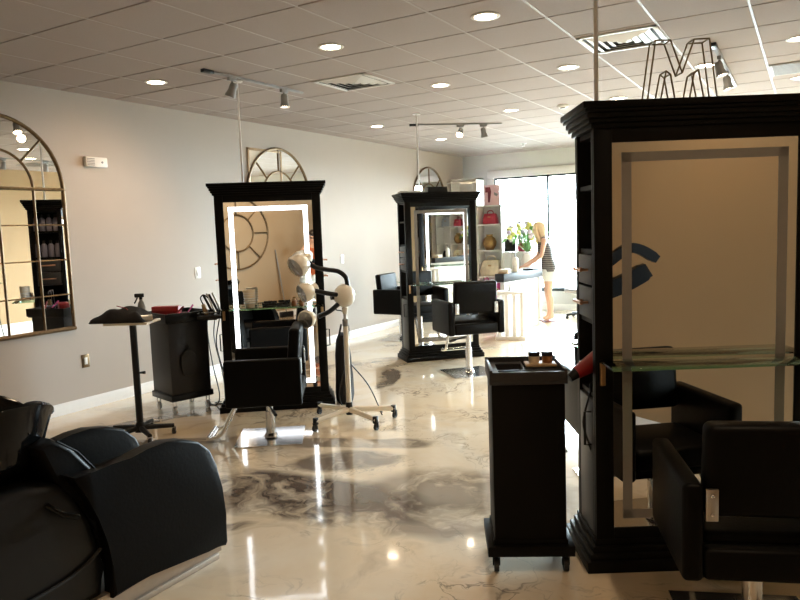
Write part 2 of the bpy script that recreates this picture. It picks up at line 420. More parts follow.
# ------------------------------------------------------------------ wall things
def arch_mirror(label, y, muntin=True):
    e = thing('arched_mirror', label, 'mirror', (XL, y, .82), -PI / 2 + PI, 'arched window mirrors')
    # local: x along wall, y out of wall (negative y = into the room after rotation)
    r, zs = .64, 1.327
    e.rotation_euler = (0, 0, PI / 2)     # local x -> +Y, local y -> -X ; room side is local -y
    def arc(rad, n=28): return [(rad * math.cos(PI * k / n), zs + rad * math.sin(PI * k / n)) for k in range(n + 1)]
    poly = [(-r, 0), (r, 0)] + arc(r)
    MB().prism(poly, 1, -.012, -.002).build('glass', 'mirror', e)
    f = MB(); pth = [(x, -.016, z) for x, z in [(-r, 0), (r, 0)] + arc(r)]
    f.tube(pth, .017, 8, closed=True); f.tube([(-r - .012, -.018, 0), (r + .012, -.018, 0)], .02, 8); f.tube([(-r - .012, -.018, zs), (r + .012, -.018, zs)], .016, 8)
    f.build('frame', 'bronze', e)
    m = MB(); ri = .34
    for x in (-ri, 0, ri): m.tube([(x, -.016, 0), (x, -.016, zs)], .010, 6)
    for k in (1, 2, 3): m.tube([(-r, -.016, zs * k / 4), (r, -.016, zs * k / 4)], .007, 6)
    m.tube([(x, -.016, z) for x, z in arc(ri)], .011, 8)
    for a in (45, 90, 135):
        c_, s_ = math.cos(R_(a)), math.sin(R_(a)); m.tube([(ri * c_, -.016, zs + ri * s_), (r * c_, -.016, zs + r * s_)], .010, 6)
    m.build('muntins', 'bronze', e)
    return e
arch_mirror('tall arched window-style mirror on left wall at the picture edge', 3.595)
arch_mirror('arched wall mirror whose top shows above the near-left cabinet', 7.42)
arch_mirror('arched wall mirror whose top shows above the far middle cabinet', 11.73)
e = thing('wall_art', 'thin wooden framed picture half hidden behind the arched mirror top', 'picture', (XL, 7.16, 2.05)); e.rotation_euler = (0, 0, PI / 2)
f = MB()
for a in ((-.33, -.02, 0, .33, -.001, .03), (-.33, -.02, .68, .33, -.001, .71), (-.33, -.02, 0, -.30, -.001, .71), (.30, -.02, 0, .33, -.001, .71)): f.b2(a[:3], a[3:], .003)
f.build('frame', 'wood', e); MB().b2((-.3, -.008, .03), (.3, -.0015, .68)).build('print', 'cup', e)
e = thing('wall_alarm', 'white plastic alarm sounder box high on the left wall', 'alarm', (XL, 4.61, 2.43)); e.rotation_euler = (0, 0, PI / 2)
MB().b2((-.125, -.045, -.05), (.125, 0, .05), .012).build('housing', 'whiteplastic', e)
l = MB()
for k in range(5): l.b2((-.11, -.05, -.034 + k * .015), (-.03, -.043, -.027 + k * .015))
l.build('grille', 'grey', e); MB().lathe([(.001, 0), (.011, 0), (.009, .005), (.001, .006)], (.06, -.045, 0), 14, Euler((PI / 2, 0, 0))).build('indicator', 'grey', e)
def plate(name, label, y, z, dark=False):
    e = thing(name, label, 'outlet' if 'outlet' in name else 'switch', (XL, y, z)); e.rotation_euler = (0, 0, PI / 2)
    MB().b2((-.042, -.006, -.065), (.042, 0, .065), .003).build('cover_plate', 'bronze' if dark else 'whiteplastic', e)
    MB().b2((-.017, -.011, -.034), (.017, -.005, .034), .003).build('socket' if dark else 'rocker', 'whiteplastic', e)
plate('wall_outlet', 'dark plate electrical outlet low on the wall right of the arched mirror', 4.335, .475, True)
plate('light_switch', 'white light switch plate on the wall left of the near-left cabinet', 5.88, 1.24)
plate('light_switch', 'white light switch plate on the pale wall between the two far cabinets', 8.82, 1.24)
# round spoked wall decor on the rear wall (seen in the near-left cabinet's mirror)
e = thing('round_wall_decor', 'large round spoked metal wall ring reflected in the near-left lit mirror', 'wall decor', (-.92, Y0 + .03, 1.70))
f = MB()
for r in (.69, .35): f.tube([(r * math.cos(a * PI / 24), 0, r * math.sin(a * PI / 24)) for a in range(48)], .016, 8, closed=True)
f.build('rings', 'bronze', e)
for k in range(8):
    a = k * PI / 4; MB().tube([(.35 * math.cos(a), 0, .35 * math.sin(a)), (.69 * math.cos(a), 0, .69 * math.sin(a))], .012, 6).build('spoke', 'bronze', e)

e = thing('broom', 'thin dark broom leaning on the wall, reflected in the lit mirror', 'broom', (-.02, Y0 + .22, 0), R_(0))
MB().tube([(0, 0, .10), (-.06, -.19, 1.35)], .013, 10).build('handle', 'grey', e)
MB().b2((-.16, -.025, .0), (.16, .025, .11), .01).build('brush', 'black', e)
# ------------------------------------------------------------------ mirror stations
def station(label, loc, yaw, lit_front, lit_back, sc=(1, 1, 1)):
    e = thing('mirror_station', label, 'mirror cabinet', loc, R_(yaw), 'double sided mirror cabinets'); e.scale = sc
    W, D = .485, .155
    b = MB()
    zt = 2.06
    b.b2((-W, -D, .1), (W, -D + .03, zt), .002); b.b2((-W, D - .03, .1), (W, D, zt), .002)
    b.b2((-.26, -D + .03, .1), (.26, D - .03, zt))
    for z in (.12, .82, 1.17, 1.50, 1.80, 2.04):
        for s in (-1, 1): b.b2((s * .26, -D + .03, z - .011), (s * (W - .012), D - .03, z + .011))
    for y in (-D, D):    # proud frame around the mirror, both faces
        s = -1 if y < 0 else 1; y2 = y + s * .018
        b.b2((-W, y, .14), (-.405, y2, zt), .003); b.b2((.405, y, .14), (W, y2, zt), .003)
        b.b2((-.405, y, 1.99), (.405, y2, zt), .003); b.b2((-.405, y, .14), (.405, y2, .195), .003)
    b.build('cabinet_body', 'cabinet', e)
    c = MB(); z = 2.055
    for o, h in ((.014, .022), (.026, .02), (.036, .024), (.046, .016), (.056, .03)):
        c.b2((-W - o, -D - .018 - o, z), (W + o, D + .018 + o, z + h), .004); z += h
    c.build('cornice', 'cabinet', e)
    p = MB()
    for o, z0, z1 in ((.055, 0, .055), (.038, .055, .085), (.022, .085, .115), (.008, .115, .145)): p.b2((-W - o, -D - .018 - o, z0), (W + o, D + .018 + o, z1), .004)
    p.build('plinth', 'cabinet', e)
    for s, lit in ((-1, lit_front), (1, lit_back)):
        y = s * D
        m = MB().b2((-.405, y, .195), (.405, y + s * .010, 1.99)).build('mirror', 'mirror', e)
        l = MB(); y1 = y + s * .0125; X, Z0, Z1, wd = .362, .24, 1.945, .042
        l.b2((-X, y, Z0), (-X + wd, y1, Z1)); l.b2((X - wd, y, Z0), (X, y1, Z1)); l.b2((-X, y, Z1 - wd), (X, y1, Z1)); l.b2((-X, y, Z0), (X, y1, Z0 + wd))
        l.build('light_border', 'led' if lit else 'frost', m)
        g = MB().b2((-.47, y + s * .018, .995), (.47, y + s * .25, 1.006), .002).build('glass_shelf', 'shelfglass', e)
        for q in (-1, 1): MB().b2((q * .455 - .012, y + s * .018, .885), (q * .455 + .012, y + s * .034, .995), .003).build('bracket', 'brass', g)
    for s in (-1, 1):
        for z0, z1 in ((1.185, 1.335), (1.345, 1.485)):
            d = MB().b2((s * (W - .05), -D + .034, z0), (s * W, D - .034, z1), .004).build('drawer', 'drawer', e)
            h = MB(); zc = (z0 + z1) / 2
            for y in (-.05, .05): h.cyl((s * W, y, zc), (s * (W + .035), y, zc), .006, n=8)
            h.cyl((s * (W + .035), -.07, zc), (s * (W + .035), .07, zc), .008, n=10); h.build('handle', 'copper', d)
        d = MB().b2((s * (W - .02), -D + .034, .14), (s * W, D - .034, .80), .004).build('door', 'drawer', e)
        h = MB().tube([(s * W, -.09, .58), (s * (W + .03), -.09, .58), (s * (W + .03), -.09, .74), (s * W, -.09, .74)], .006, 8); h.build('handle', 'black', d)
    return e
RL, RY = (-0.505, 3.641, 0), 30
TL, TY = (-4.45, 5.185, 0), 37
UL, UY = (-4.119, 8.005, 0), 45.5
VL, VY = (-.5, 6.25, 0), 52
def loc2w(L, yaw, p):
    a = R_(yaw); return Vector((L[0] + p[0] * math.cos(a) - p[1] * math.sin(a), L[1] + p[0] * math.sin(a) + p[1] * math.cos(a), p[2]))
station('black mirror cabinet with unlit border filling the right of the picture', RL, RY, False, True, (1.045, 1, 1.01))
station('black mirror cabinet with brightly lit white mirror border, left of centre', TL, TY, True, True, (1, 1, .985))
station('black mirror cabinet with unlit mirror in the middle distance', UL, UY, False, True, (.96, 1, .97))
station('black lit mirror cabinet seen only reflected in the middle cabinet mirror', VL, VY, True, True)
# power rods from ceiling to cabinet tops
for (L, yaw, p, zt_, lb) in ((RL, RY, (-.445, .0, 0), 2.1887, 'slim cream rod from ceiling to top of the right cabinet'), (TL, TY, (-.23, .0, 0), 2.1345, 'slim white rod from ceiling to top of the near-left cabinet'), (UL, UY, (-.22, .0, 0), 2.102, 'slim white rod from ceiling to top of the far middle cabinet')):
    q = loc2w(L, yaw, p)
    e = thing('power_rod', lb, 'rod', (q.x, q.y, zt_), 0, 'power rods')
    MB().cyl((0, 0, 0), (0, 0, H - zt_), .010, n=12).build('rod', 'white', e)
    MB().lathe([(.012, -.004), (.05, 0), (.05, .006), (.012, .02)], (0, 0, H - zt_ - .012), 18).build('ceiling_cap', 'white', e)
# wire letter on the right cabinet
q = loc2w(RL, RY, (-.055, .0, 2.1887))
e = thing('wire_letter', 'brass wire letter M standing on top of the right cabinet', 'wire letter', q, R_(30))
wl = MB(); dp = .08; hh = .29; r = .0032
outer = [(-.165, 0), (-.125, hh), (-.055, hh), (.0, .14), (.055, hh), (.125, hh), (.165, 0)]
inner = [(.085, 0), (.068, .155), (.052, .155), (.0, .0), (-.052, .155), (-.068, .155), (-.085, 0)]
inner = [(.105, 0), (.075, .15), (.055, .135), (.03, 0)], [(-.03, 0), (-.055, .135), (-.075, .15), (-.105, 0)]
def seg(a, b): wl.tube([a, b], .0038, 6)
def path(pl, y):
    for a, b in zip(pl[:-1], pl[1:]): seg((a[0], y, a[1] + .004), (b[0], y, b[1] + .004))
for y in (-dp / 2, dp / 2):
    path(outer, y); path(inner[0], y); path(inner[1], y)
    for a, b in ((-.165, -.105), (-.03, .03), (.105, .165)): seg((a, y, .004), (b, y, .004))
for x, z in list(outer) + inner[0] + inner[1]: seg((x, -dp / 2, z + .004), (x, dp / 2, z + .004))
wl.build('wire_frame', 'wire', e)
# items on the far middle cabinet
q = loc2w(UL, UY, (.0, -.03, 2.102))
tag(place(MB().b2((-.13, -.06, 0), (.13, .06, .075), .006).build('storage_box', 'black'), q, R_(UY)), 'small black box on top of the far middle cabinet', 'box')
q = loc2w(UL, UY, (-.30, .0, 2.102))
tag(place(MB().b2((-.18, -.10, 0), (.10, .10, .03), .005).build('paper_stack', 'white'), q, R_(UY)), 'low white paper stack on the far middle cabinet, left of black box', 'paper')
q = loc2w(UL, UY, (.34, -.03, 2.102))
wf = MB(); pts = [(-.17, -.08), (.17, -.08), (.17, .08), (-.17, .08)]
for z in (.004, .12): wf.tube([(x, y, z) for x, y in pts], .004, 6, closed=True)
for x, y in pts: wf.tube([(x, y, 0), (x, y, .12)], .004, 6)
tag(place(wf.build('wire_basket', 'steel'), q, R_(UY)), 'thin wire basket on the far middle cabinet, right of black box', 'basket')

# ------------------------------------------------------------------ salon chairs (front = -y)
def chair(label, loc, rz, lift=0, backtilt=6):
    e = thing('salon_chair', label, 'salon chair', loc, rz, 'black styling chairs'); k = lift
    MB().b2((-.25, -.26, .33 + k), (.25, .25, .375 + k), .01).build('seat_base', 'leather', e)
    MB().b2((-.25, -.29, .375 + k), (.25, .20, .485 + k), .035, 4).build('seat_cushion', 'leather', e)
    for s in (-1, 1):
        MB().b2((s * .255, -.30, .33 + k), (s * .33, .29, .70 + k), .022, 4).build('arm', 'leather', e)
    b = MB().b2((-.25, -.045, -.195), (.25, .045, .16), .03, 4).build('backrest', 'leather', e)
    b.location = (0, .235, .76 + k); b.rotation_euler = (R_(-backtilt), 0, 0)
    MB().b2((-.255, .20, .335 + k), (.255, .285, .455 + k), .02, 3).build('back_rail', 'leather', e)
    for s in (-1, 1):
        br = MB().b2((s * .23 - .022, .278, .565 + k), (s * .23 + .022, .292, .685 + k), .003)
        br = br.build('bracket', 'steel', e)
        z = MB()
        for zz in (.59, .66): z.lathe([(.001, 0), (.008, 0), (.006, .004), (.001, .005)], (s * .23, .292, zz + k), 10, Euler((-PI / 2, 0, 0)))
        z.build('screw', 'chrome', br)
    MB().lathe([(.001, .0), (.30, .0), (.30, .008), (.001, .012)], n=4).build('base_plate', 'chrome', e)
    p = MB(); p.cyl((0, 0, .01), (0, 0, .22 + k * .5), .038); p.cyl((0, 0, .2 + k * .5), (0, 0, .34 + k), .028); p.lathe([(.06, .012), (.05, .03), (.04, .04)], n=20)
    p.build('pump_column', 'chrome', e)
    l = MB(); l.cyl((.03, 0, .27 + k), (.21, .06, .25 + k), .008, n=8); l.cyl((.17, .047, .254 + k), (.25, .073, .245 + k), .014, n=10); l.build('pump_lever', 'black', e)
    fs = MB()
    for s in (-1, 1): fs.tube([(s * .14, -.22, .34 + k), (s * .14, -.29, .24 + k), (s * .14, -.37, .09 + k), (s * .14, -.45, .055 + k)], .016, 8, smooth=5)
    fs.tube([(-.16, -.45, .055 + k), (.16, -.45, .055 + k)], .013, 8); fs.tube([(-.17, -.475, .06 + k), (.17, -.475, .06 + k)], .016, 10)
    fs.build('footrest', 'chrome', e)
    return e
def facing(dx, dy): return math.atan2(dy, dx) + PI / 2
def spin(o):   # base plate from a four-sided lathe: turn it square to the chair
    for c_ in kids(o):
        if c_.name.startswith('base_plate'): c_.rotation_euler = (0, 0, PI / 4); c_.scale = (1.25, 1.25, 1)
    return o
spin(chair('black styling chair seen from behind, lowest right foreground', (-.178, 3.007, 0), facing(-.36, .933), 0))
spin(chair('black styling chair side on before the lit mirror cabinet', (-3.795, 4.297, 0), facing(-.82, -.57), 0))
spin(chair('black styling chair with raised seat facing the far middle cabinet', (-3.355, 7.215, 0), facing(-.72, .69), .145))
spin(chair('black styling chair glimpsed in the gap between tool trolley and right cabinet', (-1.0, 4.45, 0), facing(.5, -.866), .02))
spin(chair('black styling chair partly hidden at the left of the far middle cabinet', (-5.36, 9.14, 0), facing(.9, .0), .08))

# ------------------------------------------------------------------ casters
def caster(e, x, y, r=.03, m='rubber', name='caster', hz=None, fork='black'):
    hz = hz or 2 * r + .02
    c = MB().cyl((x - .011, y, r), (x + .011, y, r), r, n=16)
    o = c.build(name, m, e)
    f = MB(); f.b2((x - .018, y - .006, r - .005), (x - .012, y + .012, hz)); f.b2((x + .012, y - .006, r - .005), (x + .018, y + .012, hz)); f.b2((x - .018, y - .012, hz - .006), (x + .018, y + .014, hz))
    f.build('fork', fork, o)
    return o
# ------------------------------------------------------------------ right trolley
e = thing('tool_trolley', 'tall black trolley on casters left of the right cabinet', 'trolley', (-1.193, 3.20, 0), R_(27))
MB().b2((-.205, -.175, .085), (.205, .175, .135), .004).build('base_board', 'cabinet', e)
b = MB(); b.b2((-.17, -.145, .135), (.17, .145, .93), .004); b.b2((-.176, -.15, .135), (.176, .15, .16), .003); b.build('cabinet_body', 'cabinet', e)
t = MB(); t.b2((-.18, -.165, .915), (.18, .165, .935), .002)
t.b2((-.18, -.165, .93), (.18, -.15, .975), .003); t.b2((-.18, .15, .93), (.18, .165, .99), .003); t.b2((-.18, -.165, .93), (-.165, .165, .985), .003); t.b2((.165, -.165, .93), (.18, .165, .985), .003)
t.build('tray', 'charcoal', e)
t = MB(); t.b2((-.165, -.075, .935), (.165, -.067, .967)); t.b2((-.01, -.067, .935), (-.002, .15, .967)); t.b2((-.165, .09, .935), (-.01, .15, .966)); t.b2((-.165, -.15, .935), (-.135, .15, .967)); t.b2((-.135, -.15, .935), (.165, -.135, .967)); t.build('dividers', 'charcoal', e)
MB().b2((.183, -.05, .55), (.196, .05, .565), .003).build('handle', 'steel', e)
for x in (-.165, .165):
    for y in (-.135, .135): caster(e, x, y, .034)
def at(L, rz, p): return loc2w(L, rz, p)
TR = ((-1.193, 3.20, 0), 27)
e = tag(place(MB().b2((-.075, -.055, 0), (.075, .055, .012), .004).build('wooden_tray', 'wood'), at(*TR, (.082, .04, .967)), R_(27)), 'small pale wooden tray in the top of the right trolley', 'tray')
for k, (dx, m, lb) in enumerate(((-.028, 'cup', 'small cream jar with dark lid on the wooden tray, left one'), (.036, 'amber', 'small amber jar with dark lid on the wooden tray, right one'))):
    e = thing('product_jar', lb, 'jar', at(*TR, (.082 + dx, .045, .979)), 0, 'jars on the right trolley')
    MB().lathe([(.001, 0), (.024, 0), (.026, .006), (.026, .034), (.001, .034)], n=20).build('jar', m, e)
    MB().lathe([(.001, .034), (.028, .034), (.028, .052), (.025, .055), (.001, .055)], n=20).build('lid', 'black', e)
# red hair dryer poking out of the right cabinet's side niche
q = loc2w(RL, RY, (-.44, -.02, .842))
e = thing('hair_dryer', 'red hair dryer poking out of the right cabinet side niche', 'hair dryer', q, R_(RY))
b = MB(); b.tube([(.10, .02, .21), (.02, .0, .17), (-.06, -.02, .125), (-.13, -.04, .09)], [.045, .05, .042, .030], 18); b.build('barrel', 'red', e)
MB().tube([(-.125, -.0385, .093), (-.165, -.05, .068)], [.028, .022], 16).build('nozzle', 'black', e)
MB().tube([(.07, .01, .17), (.06, .0, .09), (.055, -.01, .0)], [.024, .021, .02], 12).build('grip', 'red', e)
MB().tube([(.055, -.01, .01), (.0, .05, .012), (-.04, .03, .02), (-.06, -.02, -.02), (-.10, -.05, -.15), (-.075, -.06, -.26), (-.06, -.05, -.30)], .005, 6, smooth=6).build('cord', 'black', e)

# ------------------------------------------------------------------ service cart with towel (left)
e = thing('service_cart', 'black pole tray cart by left wall with black capes on top', 'cart', (-4.823, 3.843, 0), R_(28))
MB().b2((-.18, -.15, .965), (.18, .15, .985), .004).build('tray', 'cream', e)
MB().cyl((0, 0, .08), (0, 0, .965), .028, n=16).build('pole', 'black', e)
MB().tube([(.03, 0, .55), (.06, 0, .55), (.075, 0, .55)], [.008, .012, .014], 10).build('height_knob', 'black', e)
b = MB(); b.lathe([(.045, .05), (.045, .10), (.03, .13)], n=16)
for k in range(5):
    a = R_(20 + 72 * k); b.tube([(.03 * math.cos(a), .03 * math.sin(a), .085), (.27 * math.cos(a), .27 * math.sin(a), .07)], [.024, .018], 8)
b.build('star_base', 'black', e)
for k in range(5):
    a = R_(20 + 72 * k); caster(e, .265 * math.cos(a), .265 * math.sin(a), .025, hz=.06, fork='steel')
def drape(name, m, loc, rz, sx, sy, hgt, seed, over=.06):
    random.seed(seed); bm = MB(); n1, n2 = 22, 16; V = []
    import mathutils
    for i in range(n1 + 1):
        row = []
        for j in range(n2 + 1):
            u, v = i / n1 * 2 - 1, j / n2 * 2 - 1
            rr = 1 + .12 * mathutils.noise.noise((u * 2 + seed, v * 2, 0))
            x, y = u * sx * rr, v * sy * rr
            nz = mathutils.noise.noise((x * 9 + seed, y * 9, 1)) * .5 + .5
            edge = max(0, 1 - max(abs(u), abs(v)) ** 3)
            row.append((x, y, .004 + hgt * edge * (.35 + .65 * nz)))
        V.append(row)
    top = [[bm.bm.verts.new(p) for p in r] for r in V]; bot = [[bm.bm.verts.new((p[0] * .98, p[1] * .98, 0)) for p in r] for r in V]
    for i in range(n1):
        for j in range(n2):
            bm.bm.faces.new((top[i][j], top[i + 1][j], top[i + 1][j + 1], top[i][j + 1])); bm.bm.faces.new((bot[i][j], bot[i][j + 1], bot[i + 1][j + 1], bot[i + 1][j]))
    for i in range(n1):
        for j in (0, n2): bm.bm.faces.new((top[i][j], top[i + 1][j], bot[i + 1][j], bot[i][j]))
    for j in range(n2):
        for i in (0, n1): bm.bm.faces.new((top[i][j], top[i][j + 1], bot[i][j + 1], bot[i][j]))
    return place(bm.build(name, m, angle=70), loc, rz)
CT = ((-4.823, 3.843, 0), 28)
tag(drape('folded_cape', 'cloth', at(*CT, (-.07, -.01, .985)), R_(28), .225, .14, .16, 3), 'crumpled black capes heaped on the pole tray cart', 'cape')
e = thing('spray_bottle', 'small grey spray bottle with black trigger behind the black capes', 'spray bottle', at(*CT, (.03, .128, .985)), R_(40)); e.scale = (.9, .9, 1.1)
MB().lathe([(.001, 0), (.034, 0), (.036, .01), (.036, .09), (.026, .125), (.014, .14), (.014, .155), (.001, .155)], n=20).build('bottle', 'grey', e)
b = MB(); b.b2((-.055, -.014, .165), (.03, .014, .195), .006); b.cyl((0, 0, .15), (0, 0, .17), .015); b.tube([(-.03, 0, .165), (-.045, 0, .14), (-.06, 0, .12)], .006, 8); b.build('trigger_head', 'black', e)
e = tag(place(MB().tube([(-.05, 0, .0), (-.03, 0, .012), (.06, 0, .03)], .004, 8).build('hair_clip', 'red'), at(*CT, (-.06, -.03, 1.083)), R_(190)), 'thin red hair clip on the black capes', 'hair clip')
e = thing('foil_roll', 'small silver foil roll at the tray cart corner beside the capes', 'foil roll', at(*CT, (.145, -.075, .985)), R_(60)); e.scale = (.8, .8, .8)
MB().cyl((-.06, 0, .033), (.06, 0, .033), .033, n=18).build('roll', 'steel', e); MB().cyl((-.062, 0, .033), (.062, 0, .033), .012, n=12).build('core', 'wood', e)

# ------------------------------------------------------------------ charcoal trolley (left)
TC = ((-5.255, 4.71, 0), 74)
e = thing('color_trolley', 'dark grey box trolley on casters between tray cart and lit cabinet', 'trolley', TC[0], R_(TC[1]))
b = MB(); b.b2((-.20, -.20, .17), (.20, .20, .86), .006); b.build('cabinet_body', 'charcoal', e)
MB().b2((-.215, -.215, .125), (.215, .215, .185), .008).build('base_board', 'black', e)
t = MB(); t.b2((-.225, -.225, .86), (.225, .225, .885), .004)
for a in ((-.235, -.235, .87, .235, -.215, .955), (-.235, .215, .87, .235, .235, .955), (-.235, -.235, .87, -.215, .235, .955), (.215, -.235, .87, .235, .235, .955)): t.b2(a[:3], a[3:], .004)
t.build('tray', 'black', e)
for x in (-.17, .17):
    for y in (-.17, .17): caster(e, x, y, .038, 'steel', hz=.125, fork='chrome')
e = thing('tint_box', 'red carton lying in the grey trolley tray', 'box', at(*TC, (-.06, .10, .886)), R_(30))
MB().b2((-.13, -.05, 0), (.13, .05, .115), .004).build('carton', 'red', e)
for k, (p, rz) in enumerate((((-.10, -.12, .886), 30), ((.02, -.14, .886), 70))):
    e = thing('color_bowl', ('black tint bowl at the front of the grey trolley tray', 'black tint bowl in the right corner of the grey trolley tray')[k], 'bowl', at(*TC, p), R_(rz), 'tint bowls on the grey trolley')
    MB().lathe([(.001, .0), (.035, .0), (.055, .05), (.058, .055), (.052, .05), (.03, .008), (.001, .006)], n=20).build('bowl', 'black', e)
    MB().tube([(-.02, 0, .02), (.04, .02, .075), (.09, .04, .12)], [.006, .006, .009], 8).build('brush', ('red', 'magenta')[k], e)
tag(place(drape('folded_towel', 'maroon', (0, 0, 0), 0, .13, .07, .06, 9), at(*TC, (.10, .04, .886)), R_(80)), 'dark red folded towel in the grey trolley tray', 'towel')
def holster(label, p, rz):
    e = thing('tool_pouch', label, 'pouch', at(*TC, p), R_(TC[1] + rz))
    pl = [(-.055, -.24), (.055, -.24), (.075, -.18), (.075, -.05), (.02, .0), (-.02, .0), (-.075, -.05), (-.075, -.18)]
    MB().prism(pl, 1, -.035, 0, .01).build('pouch', 'rubber', e); MB().tube([(-.02, -.015, -.005), (0, -.02, .05), (.02, -.015, -.005)], .006, 6, smooth=4).build('hanging_loop', 'black', e)
holster('black tool pouch hanging on the right face of the grey trolley', (.201, .02, .70), 90)
holster('black tool pouch hanging low on the left face of the grey trolley', (-.03, -.201, .60), 0)

# ------------------------------------------------------------------ tool shelf at the left side of the lit cabinet
q = loc2w(TL, TY, (-.49, -.0, .885))
e = thing('tool_shelf', 'small black holder shelf on the left side of the lit cabinet', 'shelf', q, R_(TY))
t = MB(); t.b2((-.22, -.13, 0), (0, .13, .03), .005); t.b2((-.22, -.13, .03), (-.205, .13, .055), .003); t.b2((-.20, -.05, -.02), (-.05, .05, 0), .006); t.build('tray', 'black', e)
for k in range(3): MB().tube([(-.05 - .055 * k + .022 * math.cos(a * PI / 8), -.055 + .022 * math.sin(a * PI / 8), .055) for a in range(16)], .005, 6, closed=True).build('ring', 'steel', e)
cords = ([(.0, .02, .01), (-.0, .10, -.03), (-.05, .11, -.3), (-.0, .12, -.6), (.03, .10, -.84), (-.0, .12, -.903), (-.1, .16, -.906)],
         [(-.0, .02, .01), (.0, .13, -.04), (-.02, .14, -.25), (.03, .14, -.55), (.06, .13, -.82), (.03, .15, -.904), (-.06, .2, -.906), (.0, .24, -.906)],
         [(-.0, .02, .01), (-.02, .155, -.03), (-.03, .16, -.2), (.0, .15, -.5), (.05, .14, -.80), (.02, .13, -.906), (-.06, .2, -.906)])
for k, (x, y, m, lb) in enumerate(((-.045, .03, 'steel', 'silver hair straightener in the black holder, nearest the lit cabinet'), (-.095, .01, 'steel', 'silver hair straightener in the black holder, middle one'), (-.145, -.01, 'brass', 'brass coloured curling iron in the black holder, outermost'))):
    p = loc2w(TL, TY, (-.49 + x, y, .916))
    e = thing('hair_straightener' if k < 2 else 'curling_iron', lb, 'hair iron', p, R_(TY), 'hair irons')
    MB().tube(cords[k], .0055, 6, smooth=8).build('cord', ('black', 'grey', 'black')[k], e)
    if k < 2:
        a = MB(); a.box((-.035, -.008, .10), (.022, .018, .20), .005, Euler((0, R_(-24), 0))); a.build('arm', 'black', e)
        a = MB(); a.box((-.010, -.008, .11), (.016, .018, .20), .005, Euler((0, R_(-20), 0))); a.build('arm', m, e)
        MB().b2((-.012, -.015, 0), (.02, .01, .05), .005).build('hinge', 'black', e)
    else:
        MB().tube([(0, 0, 0), (-.02, 0, .06), (-.03, 0, .10)], [.022, .022, .018], 12).build('grip', m, e)
        MB().tube([(-.03, 0, .10), (-.05, 0, .16), (-.02, 0, .19), (.02, 0, .16)], .006, 8, smooth=5).build('clamp_loop', 'black', e)
# items on the lit cabinet's front shelf (local y front = -.24-.018)
def onT(x, y, z=.9915): return loc2w(TL, TY, (x, y, z))
e = thing('wax_cup', 'cream ribbed cup standing on the lit cabinet glass shelf', 'cup', onT(-.20, -.29))
MB().lathe([(.001, 0), (.042, 0), (.045, .03), (.049, .035), (.049, .09), (.054, .095), (.054, .165), (.048, .165), (.04, .01), (.001, .008)], n=24).build('cup', 'cup', e)
l = MB()
for z in (.04, .06, .08, .11, .13): l.lathe([(.050, z), (.056, z + .006), (.050, z + .012)], n=24, cap=False)
l.build('sleeve', 'whiteplastic', e)
for k, (x, m, lb) in enumerate(((-.03, 'black', 'flat black comb case on the glass shelf beside the cream cup'), (.10, 'drawer', 'dark clip tray on the glass shelf beside the white dryer heads'))):
    e = thing('accessory_tray', lb, 'tray', onT(x, -.28), R_(TY + 10))
    MB().b2((-.06, -.035, 0), (.06, .035, .012), .004).build('tray', m, e)
    c = MB(); random.seed(k)
    for q in range(5): c.box((-.045 + q * .022, random.uniform(-.015, .015), .022), (.035, .008, .02), .002, Euler((.3, random.uniform(-.5, .2), random.uniform(-1, 1))))
    c.build('clips', 'rubber', e)
for k, (x, lb) in enumerate(((.20, 'small amber jar on glass shelf left of another amber jar'), (.27, 'small amber jar on glass shelf at the right end'))):
    e = thing('amber_jar', lb, 'jar', onT(x, -.27), 0, 'amber jars on the lit cabinet shelf')
    MB().lathe([(.001, 0), (.024, 0), (.026, .01), (.022, .045), (.016, .05), (.001, .05)], n=18).build('jar', 'amber', e); MB().lathe([(.001, .05), (.018, .05), (.018, .065), (.001, .066)], n=16).build('lid', 'brass', e)
# bottles in the lit cabinet's left niches (seen in the arched mirror)
b0 = None
zs_ = ((1.489, 'lower'), (1.785, 'upper'))
names = ('nearest the front', 'second from the front', 'third from the front', 'fourth from the front')
for z, wh in zs_:
    for k in range(4):
        lb = 'grey shampoo bottle on %s left niche of the lit cabinet, %s' % (wh, names[k])
        if b0 is None:
            b0 = thing('shampoo_bottle', lb, 'bottle', (0, 0, 0), 0, 'bottles in the lit cabinet niche')
            MB().lathe([(.001, 0), (.030, 0), (.032, .01), (.032, .13), (.022, .15), (.013, .155), (.001, .156)], n=18).build('bottle', 'bottle', b0)
            MB().lathe([(.001, .154), (.016, .154), (.014, .19), (.001, .19)], n=16).build('cap', 'black', b0); b = b0
        else: b = copy_tree(b0, label=lb)
        p = loc2w(TL, TY, (-.41, -.105 + .07 * k, z)); place(b, p, 0)
# black bag hanging at the lit cabinet's right side
q = loc2w(TL, TY, (.56, .02, 0))
e = thing('hanging_bag', 'limp black garment bag leaning on right side of the lit cabinet', 'bag', q, R_(TY))
b = MB(); rings = []
for z, d, wy in ((.0, .16, .2), (.06, .18, .21), (.25, .17, .2), (.45, .15, .19), (.60, .12, .17), (.66, .07, .12)):
    rings.append([Vector((.08 + d * .5 * math.cos(a * PI / 10) * (1 + .08 * math.sin(5 * a * PI / 10 + z * 9)), wy * math.sin(a * PI / 10), z)) for a in range(20)])
b.loft(rings); b.build('bag', 'cloth', e)
MB().tube([(.05, -.06, .65), (.07, -.03, .74), (.07, .03, .74), (.05, .06, .65)], .008, 6, smooth=5).build('strap', 'black', e)

